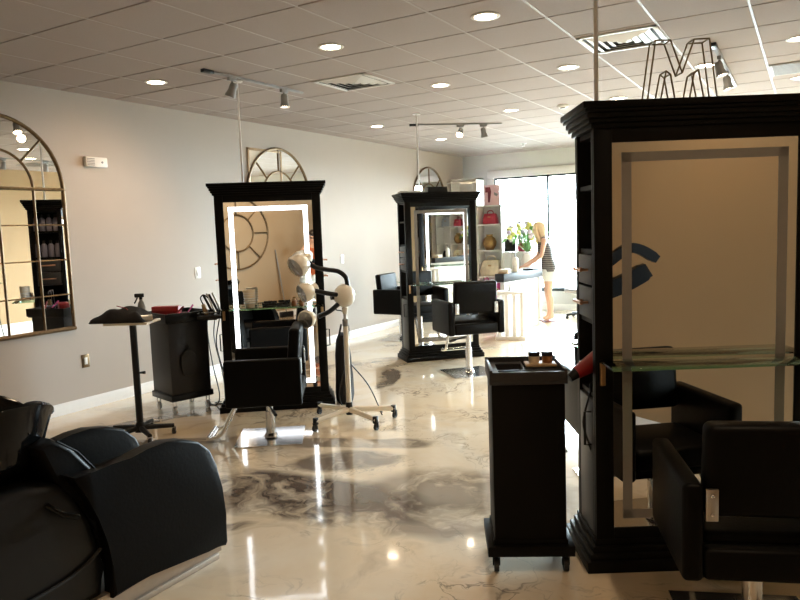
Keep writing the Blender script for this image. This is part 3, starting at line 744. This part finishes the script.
# ------------------------------------------------------------------ hood dryer with arms
HB = Vector((-3.468, 4.96, 0))
e = thing('hair_processor', 'cream rolling hair processor with three lamp heads on black arms', 'hair processor', HB, 0)
UL_ = Vector((-.862, -.506, 0)); DP = Vector((-.506, .862, 0))   # picture-left and depth directions of the arms in the room
b = MB(); legs = []
for a in (258, 338, 38, 168): legs.append(a)
for a in legs:
    c_, s_ = math.cos(R_(a)), math.sin(R_(a)); b.tube([(.02 * c_, .02 * s_, .105), (.40 * c_, .40 * s_, .085)], [.026, .020], 8)
b.build('base_legs', 'cream', e)
MB().lathe([(.03, .06), (.03, .17), (.001, .17)], n=16).build('base_hub', 'black', e)
for a in legs:
    c_, s_ = math.cos(R_(a)), math.sin(R_(a)); MB().b2((.39 * c_ - .018, .39 * s_ - .018, .055), (.39 * c_ + .018, .39 * s_ + .018, .115), .004).build('leg_cap', 'black', e); caster(e, .40 * c_, .40 * s_, .028, hz=.07)
MB().cyl((0, 0, .15), (0, 0, .86), .023, n=16).build('pole', 'cream', e)
p = MB(); p.cyl((0, 0, .85), (0, 0, 1.05), .017, n=14); p.build('inner_pole', 'steel', e)
MB().lathe([(.023, .84), (.027, .845), (.027, .90), (.02, .905)], n=16).build('pole_collar', 'grey', e)
hub = Vector((.0, 0, 1.105)); h = MB(); h.sph(hub, (.095, .095, .10), 24); h.build('hub', 'cream', e)
MB().cyl(hub + UL_ * .085 - DP * .02, hub + UL_ * .115 - DP * .03, .03, n=16).build('hub_dial', 'black', e)
MB().cyl(hub + Vector((0, 0, -.10)), hub + Vector((0, 0, -.16)), .03, .022, n=16).build('hub_neck', 'cream', e)
def pt(l, z, d=0): return UL_ * l + DP * d + Vector((0, 0, z))
arms = [([pt(-.03, 1.19), pt(-.02, 1.26), pt(.04, 1.315), pt(.14, 1.335), pt(.24, 1.36), pt(.30, 1.41)], pt(.375, 1.385, -.03), (.7, .7, -.55), .098),
        ([pt(.05, 1.12, -.06), pt(.15, 1.14, -.08), pt(.24, 1.165, -.1)], pt(.32, 1.155, -.1), (.8, .55, -.35), .085),
        ([pt(.05, 1.04, -.05), pt(.13, .98, -.08), pt(.22, .945, -.1)], pt(.315, .93, -.12), (.35, .9, -.1), .078)]
for pts, hc, (l, d, z), r in arms:
    MB().tube(pts, .021, 10, smooth=6).build('arm', 'black', e)
    ax = (UL_ * l - DP * d + Vector((0, 0, z))).normalized(); rot = ax.to_track_quat('Z', 'Y')
    o = MB().lathe([(.001, -r * 1.35), (r * .40, -r * 1.35), (r * .46, -r * 1.25), (r * .46, -r * .85), (r * .8, -r * .62), (r, -r * .1), (r, r * .35), (r * .92, r * .5), (r * .86, r * .45), (r * .86, r * .2), (.001, r * .2)], hc, 22, rot).build('lamp_head', 'cream', e)
    gq = MB().lathe([(.001, r * .22), (r * .85, r * .22), (r * .85, r * .36), (r * .5, r * .44), (.001, r * .46)], hc, 18, rot)
    for k in range(6):
        a = k * PI / 3; v1 = Vector((r * .1 * math.cos(a), r * .1 * math.sin(a), r * .47)); v2 = Vector((r * .84 * math.cos(a), r * .84 * math.sin(a), r * .46)); v1.rotate(rot); v2.rotate(rot); gq.tube([v1 + hc, v2 + hc], .004, 6)
    gq.build('grille', 'steel', o)
MB().tube([pt(.06, 1.02), pt(.08, .98, .05), pt(.02, .95, .08), pt(-.02, .8, .08), pt(.02, .5, .12), pt(.10, .2, .2), pt(.05, .012, .3), pt(-.1, .008, .4), pt(-.26, .008, .3), pt(-.28, .008, .15), pt(-.18, .3, .02), pt(-.03, .5, .02)], .006, 6, smooth=7).build('power_cord', 'black', e)

# ------------------------------------------------------------------ shampoo unit (left foreground), front = +Y
e = thing('shampoo_chair', 'black backwash chair with glossy wash bowl in left foreground', 'shampoo chair', (-2.9, 1.9, 0), 0)
ox, oy = 2.9, -1.9
prof = [(1.70, .70), (1.80, .685), (1.90, .676), (2.0, .688), (2.10, .703), (2.20, .704), (2.30, .688), (2.40, .648), (2.47, .585), (2.51, .50), (2.535, .37), (2.55, .22), (2.555, .075), (2.54, .055), (2.42, .09), (2.06, .115), (1.86, .10), (1.868, .25), (1.862, .37), (1.83, .48), (1.765, .60)]
prof2 = [(y + oy, z) for y, z in prof]
for x0, x1 in ((-2.66, -2.585), (-3.215, -3.14)):
    MB().prism(prof2, 0, x0 + ox, x1 + ox, .014, 3).build('side_panel', 'leather', e)
s = MB(); sp = [(1.78, .42), (2.45, .47), (2.52, .42), (2.50, .30), (2.42, .25), (1.78, .25)]
s.prism([(y + oy, z) for y, z in sp], 0, -3.14 + ox, -2.66 + ox, .03, 3); s.build('seat_cushion', 'leather', e)
s = MB(); sp = [(1.60, .84), (1.68, .855), (1.76, .80), (1.90, .62), (1.96, .47), (1.84, .40), (1.74, .55)]
s.prism([(y + oy, z) for y, z in sp], 0, -3.14 + ox, -2.645 + ox, .025, 3); s.build('backrest', 'leather', e)
# seam piping on backrest edge
MB().tube([(-2.64 + ox, y + oy, z) for y, z in ((1.69, .845), (1.78, .775), (1.90, .62))], .004, 8).build('piping', 'leather', e)
p = MB(); pp = [(1.05, .10), (1.85, .10), (1.857, .25), (1.852, .37), (1.82, .48), (1.755, .60), (1.70, .66), (1.55, .70), (1.2, .68), (1.05, .5)]
p.prism([(y + oy, z) for y, z in pp], 0, -3.17 + ox, -2.63 + ox, .05, 4); p.build('pedestal', 'black', e)
MB().tube([(-2.622 + ox, y + oy, z) for y, z in ((1.10, .30), (1.4, .25), (1.7, .27), (1.84, .33))], .008, 8, smooth=6).build('seam_trim', 'rubber', e)
b = MB(); b.b2((-3.16 + ox, 1.15 + oy, 0), (-2.60 + ox, 2.50 + oy, .03), .004); bp = [(1.2, .03), (2.53, .03), (2.53, .06), (2.42, .095), (2.06, .12), (1.2, .12)]
b.prism([(y + oy, z) for y, z in bp], 0, -3.13 + ox, -2.615 + ox); b.build('plinth', 'base', e)
# bowl : oval basin, neck dip at the front
bw = MB(); rings = []; NB = 36
def rim(sc, z, dip=0, lift=0):
    out = []
    for k in range(NB):
        a = 2 * PI * k / NB; fx = math.cos(a); fy = math.sin(a)
        r = Vector((.245 * sc * fx, .30 * sc * fy, 0))
        zz = z + lift * (abs(fx) ** 3) * (1 if fy > -.2 else .7) - dip * max(0, fy) ** 10
        out.append(Vector((-2.9 + ox + r.x, 1.50 + oy + r.y, zz)))
    return out
for sc, z, dp_, lf in ((.30, .66, 0, 0), (.62, .69, 0, 0), (.86, .78, 0, 0), (.97, .88, .01, .02), (1.03, .945, .06, .045), (1.06, .965, .075, .055), (1.03, .975, .08, .055), (.97, .955, .08, .05), (.86, .86, .02, .01), (.6, .76, 0, 0), (.2, .735, 0, 0)): rings.append(rim(sc, z, dp_, lf))
bw.loft(rings); bw.build('wash_bowl', 'gloss', e)
f = MB(); f.tube([(-2.9 + ox, 1.26 + oy, .95), (-2.9 + ox, 1.26 + oy, 1.02), (-2.9 + ox, 1.32 + oy, 1.055), (-2.9 + ox, 1.38 + oy, 1.04)], .014, 10, smooth=5); f.build('faucet', 'gloss', e)
n = MB(); n.sph((-2.9 + ox, 1.78 + oy, .93), (.10, .05, .035), 18); n.build('neck_rest', 'rubber', e)
l = MB(); l.tube([(-2.63 + ox, 1.62 + oy, .60), (-2.585 + ox, 1.66 + oy, .555), (-2.585 + ox, 1.72 + oy, .525)], [.012, .012, .014], 10); l.build('recline_lever', 'gloss', e)

# ------------------------------------------------------------------ wall mounted hair processor (reflected in the right mirror)
PRC = Vector((.38, 2.0, 0))
e = thing('wall_hair_processor', 'black two-arm hair processor reflected in the right cabinet mirror', 'hair processor', PRC, 0)
e_u = Vector((.81, .58, 0)); e_u.normalize()
def pq(l, z): return e_u * l + Vector((0, 0, z))
ar = MB(); 
for (pl, hw) in (([pq(-.12, 1.24), pq(0, 1.33), pq(.14, 1.385), pq(.28, 1.37), pq(.42, 1.27)], .045), ([pq(-.12, 1.02), pq(.0, 1.06), pq(.15, 1.12), pq(.33, 1.19)], .07)):
    pass
def slab(pl, hw, dep=.07):
    pts = catmull(pl, 6); m = MB(); rings = []
    nrm = Vector((e_u.y, -e_u.x, 0))
    for i, p in enumerate(pts):
        a = pts[max(i - 1, 0)]; b2_ = pts[min(i + 1, len(pts) - 1)]; d = (b2_ - a).normalized(); upv = nrm.cross(d).normalized()
        if upv.z < 0: upv = -upv
        w_ = hw * (1 if i < len(pts) - 2 else .8)
        rings.append([p + upv * w_ - nrm * dep, p + upv * w_ + nrm * dep, p - upv * w_ + nrm * dep, p - upv * w_ - nrm * dep])
    return m.loft(rings)
slab([pq(-.05, 1.25), pq(.115, 1.385), pq(.23, 1.465), pq(.32, 1.455), pq(.43, 1.385)], .034, .05).build('arm', 'leather', e)
slab([pq(-.05, 1.13), pq(.115, 1.185), pq(.24, 1.24), pq(.37, 1.315)], .06, .05).build('arm', 'leather', e)
MB().sph(pq(-.12, 1.17), (.11, .11, .15), 20).build('motor_housing', 'black', e)
MB().cyl(pq(-.12, .06), pq(-.12, 1.0), .025, n=14).build('pole', 'black', e)
b = MB()
for k in range(5):
    a = R_(72 * k); b.tube([pq(-.12, .07), pq(-.12, .05) + Vector((.28 * math.cos(a), .28 * math.sin(a), 0))], [.022, .016], 8)
b.build('star_base', 'black', e)
for k in range(5):
    a = R_(72 * k); v = pq(-.12, 0) + Vector((.27 * math.cos(a), .27 * math.sin(a), 0)); caster(e, v.x, v.y, .02, hz=.05)

# ------------------------------------------------------------------ reception
# white cube shelving beside the window
SX, SY = -5.60, 12.55
e = thing('cube_shelf', 'white cube shelving with bags standing left of the window', 'shelf', (SX, SY, 0))
s = MB(); wS, dS = .52, .34; lv = [.18, .68, 1.18, 1.68, 2.04]
s.b2((-wS, 0, 0), (-wS + .025, dS, 2.60)); s.b2((0, 0, 0), (.025, dS, 2.60)); s.b2((wS - .025, 0, 0), (wS, dS, 2.065))
for z in lv: s.b2((-wS, 0, z), (wS, dS, z + .025))
s.b2((-wS, 0, 2.575), (.025, dS, 2.60)); s.b2((-wS, dS - .008, 0), (wS, dS, 2.06)); s.b2((-wS, dS - .008, 2.0), (.02, dS, 2.59))
s.build('carcass', 'white', e)
e = thing('cube_shelf', 'low white shelf unit under the black tablet and red bag', 'shelf', (SX + .81, SY + .02, 0))
s = MB(); s.b2((-.28, 0, 0), (-.255, .34, 1.16)); s.b2((.255, 0, 0), (.28, .34, 1.16))
for z in (.08, .60, 1.14): s.b2((-.28, 0, z), (.28, .34, z + .025))
s.b2((-.28, .332, 0), (.28, .34, 1.16)); s.build('carcass', 'white', e)
def onS(x, z, y=.12): return (SX + x, SY + y, z)
e = thing('framed_print', 'pale pink print with dark red figure atop the white shelving', 'picture', onS(.32, 2.066, .05))
MB().b2((-.16, -.01, 0), (.16, .015, .38), .003).build('panel', 'pink', e)
f = MB(); pl = [(-.13, .34), (-.03, .34), (-.01, .25), (-.04, .05), (-.08, .05), (-.08, .24), (-.13, .24)]
f.prism(pl, 1, -.014, -.009); f.build('motif', 'maroon', e); MB().prism([(.05, .24), (.13, .20), (.10, .16), (.05, .19)], 1, -.014, -.009).build('mark', 'grey', e)
def handbag(label, loc, w, h, d, m, rz=0, name='handbag', hm=None):
    e = thing(name, label, 'bag', loc, rz)
    rings = []
    for z, k in ((0, .96), (.02 * h / .3, 1.0), (h * .6, .92), (h, .80)):
        rings.append([Vector((w / 2 * k * (1 if i in (1, 2) else -1), d / 2 * (k if z < h else .5) * (1 if i in (2, 3) else -1), z)) for i in range(4)])
    b = MB().loft(rings); bmesh.ops.bevel(b.bm, geom=list(b.bm.edges), offset=.012, segments=2, affect='EDGES', profile=.5, clamp_overlap=True); b.build('body', m, e)
    MB().tube([(-w * .22, 0, h * .98), (-w * .18, 0, h * 1.2), (0, 0, h * 1.28), (w * .18, 0, h * 1.2), (w * .22, 0, h * .98)], .010, 8, smooth=5).build('handle', hm or m, e)
    MB().b2((-.03, -d / 2 - .006, h * .62), (.03, -d / 2 * .7, h * .72), .004).build('clasp', 'brass', e)
    return e
handbag('wine red handbag on the upper cube of the white shelving', onS(.25, 1.706), .28, .20, .16, 'wine')
handbag('blue-grey canvas bag left of the wine red handbag', onS(-.185, 1.706), .30, .24, .2, 'bluegrey', hm='bluegrey')
handbag('black handbag in the shelving cube left of the cream bag', onS(-.185, .706), .30, .30, .2, 'leather')
handbag('slouchy cream and taupe handbag in the shelving cube below the gold one', onS(.25, .706), .40, .30, .2, 'taupe')
e = thing('gold_vase', 'round gold swirled vase on the white shelving beside the tablet', 'vase', onS(.22, 1.206))
b = MB(); b.lathe([(.001, 0), (.075, 0), (.085, .02), (.125, .08), (.135, .15), (.11, .22), (.06, .27), (.07, .30), (.055, .29), (.001, .25)], n=28); b.build('vase', 'gold', e)
handbag('magenta patterned clutch in the low shelving cube beside the dark counter end', onS(.385, .206), .20, .36, .14, 'magenta')
handbag('magenta patterned bag behind the styling chair back in the lowest cube', onS(.14, .206), .20, .36, .14, 'magenta', hm='magenta')
e = thing('tablet', 'black tablet propped on the low white shelf', 'tablet', (SX + .645, SY + .12, 1.166), R_(8))
a = MB(); a.box((0, 0, .125), (.22, .014, .25), .005, Euler((R_(-14), 0, 0))); a.build('body', 'black', e); a = MB(); a.box((0, .06, .1), (.03, .1, .012), .003, Euler((R_(62), 0, 0))); a.build('stand', 'black', e)
handbag('small bright red purse right of the black tablet', (SX + .93, SY + .14, 1.166), .26, .15, .12, 'wine')
# desk
DK = (-4.355, 10.69)
e = thing('reception_desk', 'white reception desk with dark counter top before the window', 'desk', (*DK, 0), R_(-9.5))
MB().b2((.29, -.50, 0), (.37, .54, .80), .006).build('desk_body', 'white', e)
MB().b2((.26, -.60, .80), (.42, .62, .925), .006).build('counter_top', 'charcoal', e)
def onD(x, y, z=.925): return loc2w((*DK, 0), -9.5, (x, y, z))
e = thing('catalog_stack', 'brown stack of catalogues at the near end of the dark counter', 'papers', onD(.335, -.44))
random.seed(5)
for k in range(3): MB().box((random.uniform(-.01, .01), 0, .012 + k * .022), (.15, .20, .02), .003, Euler((0, 0, random.uniform(-.2, .2)))).build('catalog', ('wood', 'taupe', 'cup')[k], e)
e = thing('counter_bottle', 'white pump bottle on the counter behind the brown catalogues', 'bottle', onD(.33, -.10))
MB().lathe([(.001, 0), (.045, 0), (.05, .02), (.05, .2), (.02, .24), (.001, .24)], n=20).build('bottle', 'whiteplastic', e); f = MB(); f.cyl((0, 0, .23), (0, 0, .3), .012, n=10); f.b2((-.05, -.012, .295), (.015, .012, .315), .004); f.build('pump', 'grey', e)
e = thing('appointment_book', 'dark book on the counter under the woman\'s hand', 'book', onD(.34, .40), R_(80))
MB().b2((-.12, -.09, 0), (.12, .09, .022), .003).build('cover', 'black', e); MB().b2((-.113, -.084, .004), (.123, .084, .018)).build('pages', 'white', e)
# plant and bouquet
def leafy(name, label, loc, potm, pot, nl, spread, hgt, lm, fl=None, seed=1):
    e = thing(name, label, 'plant', loc)
    MB().lathe(pot, n=20).build('pot', potm, e); z0 = pot[-2][1] if len(pot) > 2 else .1
    random.seed(seed); L = MB(); F = MB(); F2 = MB()
    for k in range(nl):
        a = random.uniform(0, 2 * PI); r = spread * math.sqrt(random.uniform(.05, 1)); z = z0 + hgt * random.uniform(.35, 1) * (1 - .35 * (r / spread) ** 2)
        p = Vector((r * math.cos(a), r * math.sin(a), z)); L.tube([(0, 0, z0 - .02), p * .55 + Vector((0, 0, z * .3)), p], .004, 5, smooth=3)
        tgt = L if (fl is None or k % 3 == 0) else F
        rot = Euler((random.uniform(-.9, .9), random.uniform(-.9, .9), a))
        if tgt is L:
            sz = random.uniform(.07, .12); m4 = Matrix.Translation(p) @ rot.to_matrix().to_4x4()
            vs = [m4 @ Vector(v) for v in ((-.2 * sz, 0, 0), (.4 * sz, -.38 * sz, .1 * sz), (1.3 * sz, 0, -.1 * sz), (.4 * sz, .38 * sz, .1 * sz))]
            L.loft([vs, [v + Vector((0, 0, .004)) for v in vs]])
        else: MB().sph(p, (random.uniform(.045, .065),) * 2 + (.04,), 10, rot).build('bloom', fl[0] if k % 3 == 1 else fl[1], e)
    L.build('foliage', lm, e)
    F.bm.free(); F2.bm.free()
leafy('potted_plant', 'green trailing plant on the low white shelf behind the tablet', (SX + .80, SY + .26, 1.166), 'white', [(.001, 0), (.06, 0), (.085, .16), (.075, .15), (.001, .14)], 46, .25, .36, 'green', seed=4)
leafy('flower_bouquet', 'big lilac and yellow flower bouquet behind the woman\'s head', (-4.45, 12.2, .86), 'whiteplastic', [(.001, 0), (.08, 0), (.11, .12), (.07, .28), (.09, .32), (.08, .32), (.001, .3)], 70, .36, .62, 'green', ('petal', 'petal2'), 8)
e = thing('side_table', 'white side table holding the flower bouquet by the window', 'table', (-4.45, 12.2, 0))
MB().b2((-.34, -.28, .82), (.34, .28, .86), .006).build('tabletop', 'white', e)
for x in (-.3, .3):
    for y in (-.24, .24): MB().b2((x - .025, y - .025, 0), (x + .025, y + .025, .82), .003).build('leg', 'white', e)
# slatted white pedestal
e = thing('slatted_pedestal', 'white slatted stand on the floor in front of the counter', 'stand', (-3.82, 9.72, 0), R_(20)); e.scale = (1.15, 1.15, 1)
MB().b2((-.17, -.17, .66), (.17, .17, .70), .006).build('top', 'white', e); MB().b2((-.19, -.19, 0), (.19, .19, .05), .006).build('base', 'white', e)
for x in (-.14, -.045, .05, .145):
    for y in (-.15, .15): MB().b2((x - .022, y - .01, .05), (x + .022, y + .01, .66), .003).build('slat', 'white', e)
for y in (-.075, .02, .1):
    for x in (-.15, .15): MB().b2((x - .01, y - .02, .05), (x + .01, y + .02, .66), .003).build('slat', 'white', e)
e = thing('glass_dish', 'small clear dish on the white slatted stand', 'dish', (-3.82, 9.72, .70))
MB().lathe([(.001, 0), (.05, 0), (.02, .02), (.02, .06), (.10, .10), (.095, .105), (.001, .07)], n=20).build('bowl', 'whiteplastic', e)
# office chair
e = thing('office_chair', 'grey office chair by the window, half hidden by right cabinet', 'office chair', (-3.42, 12.15, 0), R_(-30))
MB().b2((-.24, -.24, .44), (.24, .24, .53), .04, 3).build('seat', 'grey', e)
b = MB().b2((-.22, -.03, 0), (.22, .03, .5), .03, 3).build('backrest', 'grey', e); b.location = (-.0, .25, .62); b.rotation_euler = (R_(-8), 0, 0)
s = MB(); s.b2((-.03, .2, .46), (.03, .26, .75), .006); s.cyl((0, 0, .09), (0, 0, .44), .028); s.build('column', 'black', e)
s = MB()
for k in range(5):
    a = R_(100 + 72 * k); s.tube([(0, 0, .10), (.30 * math.cos(a), .30 * math.sin(a), .07)], [.028, .02], 8)
s.build('star_base', 'black', e)
for k in range(5):
    a = R_(100 + 72 * k); caster(e, .29 * math.cos(a), .29 * math.sin(a), .026, hz=.06)

# ------------------------------------------------------------------ people (forward = +x)
def skin_body(verts, edges, radii, m, parent, name='body', sub=2):
    me = bpy.data.meshes.new(name); me.from_pydata(verts, edges, []); o = bpy.data.objects.new(name, me); COL.objects.link(o); o.parent = parent
    md = o.modifiers.new('skin', 'SKIN'); md.use_smooth_shade = True
    lay = me.skin_vertices[0].data if me.skin_vertices else None
    if lay is None:
        bm = bmesh.new(); bm.from_mesh(me); bm.verts.layers.skin.verify(); bm.to_mesh(me); bm.free(); lay = me.skin_vertices[0].data
    for i, r in enumerate(radii):
        lay[i].radius = r if isinstance(r, tuple) else (r, r); lay[i].use_root = (i == 0)
    sb = o.modifiers.new('sub', 'SUBSURF'); sb.levels = sub; sb.render_levels = sub
    me.materials.append(M[m]); return o
def person(label, loc, rz, arms, hair, topm, botm, lean=.10, long_pants=False, dress=None):
    e = thing('person', label, 'person', loc, rz)
    V, Ed, Rd = [], [], []
    def add(p, r, par=None):
        V.append(p); Rd.append(r)
        if par is not None: Ed.append((par, len(V) - 1))
        return len(V) - 1
    L = lean
    pel = add((0, 0, .92), (.115, .135)); wa = add((.25 * L, 0, 1.08), (.085, .105), pel); ch = add((.6 * L, 0, 1.26), (.095, .125), wa)
    ub = add((.85 * L, 0, 1.38), (.07, .10), ch); nk = add((1.05 * L, 0, 1.46), .045, ub); hd = add((1.35 * L, 0, 1.53), (.06, .055), nk)
    cr = add((1.5 * L, 0, 1.60), (.088, .072), hd); tp = add((1.5 * L - .005, 0, 1.665), (.06, .055), cr)
    ns = add((1.5 * L + .095, 0, 1.575), .012, cr); cn = add((1.35 * L + .07, 0, 1.515), .028, hd)
    for s in (1, -1):
        hp = add((0, s * .085, .86), (.088, .085), pel); th = add((.015, s * .088, .68), .075, hp); kn = add((.02, s * .085, .49), .052, th)
        cf = add((-.012, s * .085, .36), .052, kn); an = add((-.02, s * .08, .09), .034, cf); hl = add((-.04, s * .08, .045), .034, an); to = add((.10, s * .085, .03), (.036, .026), an)
        A = arms[0] if s > 0 else arms[1]
        sh = add((.85 * L, s * .155, 1.385), .05, ub); el = add(A[0], .036, sh); wr = add(A[1], .025, el); pa = add(A[2], (.034, .02), wr)
        d = (Vector(A[2]) - Vector(A[1])).normalized(); side = d.cross(Vector((0, 0, 1))).normalized(); dn = side.cross(d)
        for q, ln in ((-1.2, .060), (-.4, .072), (.4, .068), (1.2, .052)):
            a_ = Vector(A[2]) + side * q * .014 + d * .028; b_ = a_ + d * ln * .55 + dn * .008; c_ = b_ + d * ln * .4 - Vector((0, 0, .018))
            i = add(tuple(a_), .0085, pa); i = add(tuple(b_), .0078, i); add(tuple(c_), .0065, i)
        a_ = Vector(A[2]) + side * s * .030 - d * .01; i = add(tuple(a_), .0095, pa); add(tuple(a_ + side * s * .018 + d * .032), .008, i)
    skin_body(V, Ed, Rd, 'skin', e)
    hx = 1.5 * L
    for s in (1, -1): MB().sph((hx + .078, s * .028, 1.60), .009, 8).build('eye', 'white', e)
    for s in (1, -1): MB().sph((hx - .01, s * .074, 1.585), (.018, .008, .026), 8).build('ear', 'skin', e)
    h = MB()
    if hair == 'blonde':
        rings = []
        for z, cx, rx, ry in ((1.715, -.005, .03, .03), (1.70, -.005, .075, .065), (1.66, -.012, .105, .088), (1.60, -.035, .095, .092), (1.53, -.055, .075, .09), (1.45, -.075, .062, .10), (1.36, -.095, .052, .105), (1.27, -.115, .04, .09), (1.20, -.125, .018, .05)):
            rings.append([Vector((hx + cx + rx * math.cos(a * PI / 12) , ry * math.sin(a * PI / 12) * (1 + .05 * math.sin(a * 2.2)), z)) for a in range(24)])
        h.loft(rings); 
        for s in (1, -1): h.tube([(hx + .05, s * .075, 1.66), (hx + .055, s * .085, 1.56), (hx + .02, s * .095, 1.45), (hx - .01, s * .10, 1.36)], [.022, .026, .024, .012], 8, smooth=4)
        h.build('hair', 'blonde', e)
    else:
        h.sph((hx - .015, 0, 1.625), (.10, .088, .10), 20); h.sph((hx - .06, 0, 1.56), (.06, .08, .10), 14); h.build('hair', 'darkhair', e)
    t = MB(); rings = []
    for z, cx, rx, ry in ((.86, .0, .128, .168), (.93, .0, .128, .165), (1.08, .25 * L, .105, .128), (1.25, .6 * L, .122, .148), (1.33, .75 * L, .105, .15), (1.385, .84 * L, .07, .13), (1.40, .86 * L, .055, .10)):
        rings.append([Vector((cx + rx * math.cos(a * PI / 14), ry * math.sin(a * PI / 14), z)) for a in range(28)])
    t.loft(rings)
    tp_ = t.build('top', topm, e)
    for s in (1, -1): MB().tube([(.85 * L + .06, s * .08, 1.37), (.9 * L, s * .095, 1.445), (.82 * L - .06, s * .08, 1.38)], .016, 8, smooth=4).build('strap', topm, e)
    zb = .70 if not long_pants else .06
    for s in (1, -1):
        b = MB(); rings = []
        prof = ((.90, .0, .118, .09, .065), (.82, .005, .112, .096, .075), (.70, .014, .095, .088, .09)) if not long_pants else ((.90, 0, .118, .09, .065), (.7, .012, .09, .09, .088), (.49, .02, .07, .07, .086), (.3, -.01, .068, .068, .085), (.07, -.02, .065, .065, .08))
        for z, cx, rx, ry, cy in prof: rings.append([Vector((cx + rx * math.cos(a * PI / 10), s * cy + ry * math.sin(a * PI / 10), z)) for a in range(20)])
        b.loft(rings); b.build('shorts' if not long_pants else 'trousers', botm, e)
    for s in (1, -1):
        b = MB(); b.prism([(-.085, s * .08 - .035), (.03, s * .085 - .04), (.13, s * .088 - .035), (.15, s * .088), (.13, s * .088 + .038), (.03, s * .085 + .038), (-.085, s * .08 + .033)], 2, 0, .012, .003)
        b.build('sandal', 'maroon', e)
    return e
person('blonde woman in grey tank top and white shorts at the counter', (-3.87, 11.66, 0), R_(208), [((.16, .20, 1.12), (.37, .15, .985), (.43, .13, .965)), ((.14, -.21, 1.12), (.34, -.19, .99), (.40, -.18, .965))], 'blonde', 'top', 'shorts', .11)
person('person in rust orange shirt with camera reflected in the lit mirror', (.11, -.26, 0), R_(128), [((.16, .24, 1.28), (.15, .10, 1.50), (.16, .075, 1.555)), ((.16, -.24, 1.28), (.15, -.10, 1.50), (.16, -.075, 1.555))], 'dark', 'orange', 'denim', .04, True)
e = thing('photo_camera', 'black photo camera held up by the person in orange, reflected in mirror', 'camera', (0, 0, 1.60)); e.rotation_euler = (0, 0, R_(127)); e.location = (.095, -.12, 1.585)
MB().b2((-.03, -.065, 0), (.03, .065, .085), .01).build('body', 'black', e); MB().cyl((.03, 0, .04), (.075, 0, .04), .03, n=20).build('lens', 'black', e); MB().b2((-.02, -.02, .08), (.02, .02, .105), .006).build('viewfinder', 'black', e)

# ------------------------------------------------------------------ lights
W = bpy.data.worlds.new('sky'); S.world = W; W.use_nodes = True
bg = W.node_tree.nodes['Background']; bg.inputs['Color'].default_value = (.76, .90, 1, 1); bg.inputs['Strength'].default_value = 100.0
def lamp(name, kind, loc, energy, col, size=.1, aim=None, spot=100, blend=.7):
    l = bpy.data.lights.new(name, kind); l.energy = energy; l.color = col
    if kind == 'SPOT': l.spot_size = R_(spot); l.spot_blend = blend; l.shadow_soft_size = size
    elif kind == 'POINT': l.shadow_soft_size = size
    o = bpy.data.objects.new(name, l); COL.objects.link(o); o.location = loc
    if aim is not None: o.rotation_euler = (Vector(aim) - Vector(loc)).to_track_quat('-Z', 'Y').to_euler()
    return o
WARM = (1, .74, .48)
for x, y, _ in DL: lamp('downlight_or_fill_lamp', 'SPOT', (x, y, H - .03), 32, WARM, .06, (x, y, 0), 125, .8)
for x, y, en in ((.3, 2.5, 55), (.2, .9, 16), (-1.9, .9, 16)): lamp('downlight_or_fill_lamp', 'SPOT', (x, y, H - .03), en, WARM, .06, (x, y, 0), 125, .8)  # unseen lamps without fixtures, added to warm near end and right wall
lamp('rear_wall_fill_lamp', 'SPOT', (-1.0, .9, H - .1), 230, WARM, .06, (-.9, Y0, 1.5), 110, .8)  # added spot with no fixture; brightens the rear wall seen in the mirror
lamp('track_lamp', 'SPOT', (-4.6, 4.85, H - .25), 55, (1, .64, .36), .04, (-6.1, 4.5, 1.5), 100, .9)
p = bpy.data.lights.new('window_portal', 'AREA'); p.shape = 'RECTANGLE'; p.size = WX1 - WX0; p.size_y = WZ1 - WZ0; p.cycles.is_portal = True
po = bpy.data.objects.new('window_portal', p); COL.objects.link(po); po.location = ((WX0 + WX1) / 2, Y1 + .22, (WZ0 + WZ1) / 2); po.rotation_euler = (R_(-90), 0, 0)

# ------------------------------------------------------------------ camera
f_px, yaw, pitch, roll = 702.0, .5310, .0991, .0361
fwd = Vector((-math.sin(yaw) * math.cos(pitch), math.cos(yaw) * math.cos(pitch), -math.sin(pitch)))
rt = Vector((math.cos(yaw), math.sin(yaw), 0)); dn = fwd.cross(rt)
cr, sr = math.cos(roll), math.sin(roll)
rx = rt * cr + dn * sr; dy = dn * cr - rt * sr
cam = bpy.data.cameras.new('camera'); cam.sensor_fit = 'HORIZONTAL'; cam.sensor_width = 36; cam.lens = f_px * 36 / 800; cam.clip_start = .02
co = bpy.data.objects.new('camera', cam); COL.objects.link(co)
mw = Matrix((( rx.x, -dy.x, -fwd.x, 0), (rx.y, -dy.y, -fwd.y, 0), (rx.z, -dy.z, -fwd.z, 1.65), (0, 0, 0, 1)))
co.matrix_world = mw
S.camera = co
S.view_settings.view_transform = 'Standard'; S.view_settings.look = 'None'; S.view_settings.gamma = 1; S.view_settings.use_curve_mapping = False
S.view_settings.exposure = 0.08
S.cycles.use_denoising = True
S.cycles.max_bounces = 10; S.cycles.diffuse_bounces = 6; S.cycles.glossy_bounces = 6; S.cycles.transmission_bounces = 8
S.cycles.caustics_reflective = False; S.cycles.caustics_refractive = False
S.cycles.sample_clamp_indirect = 8
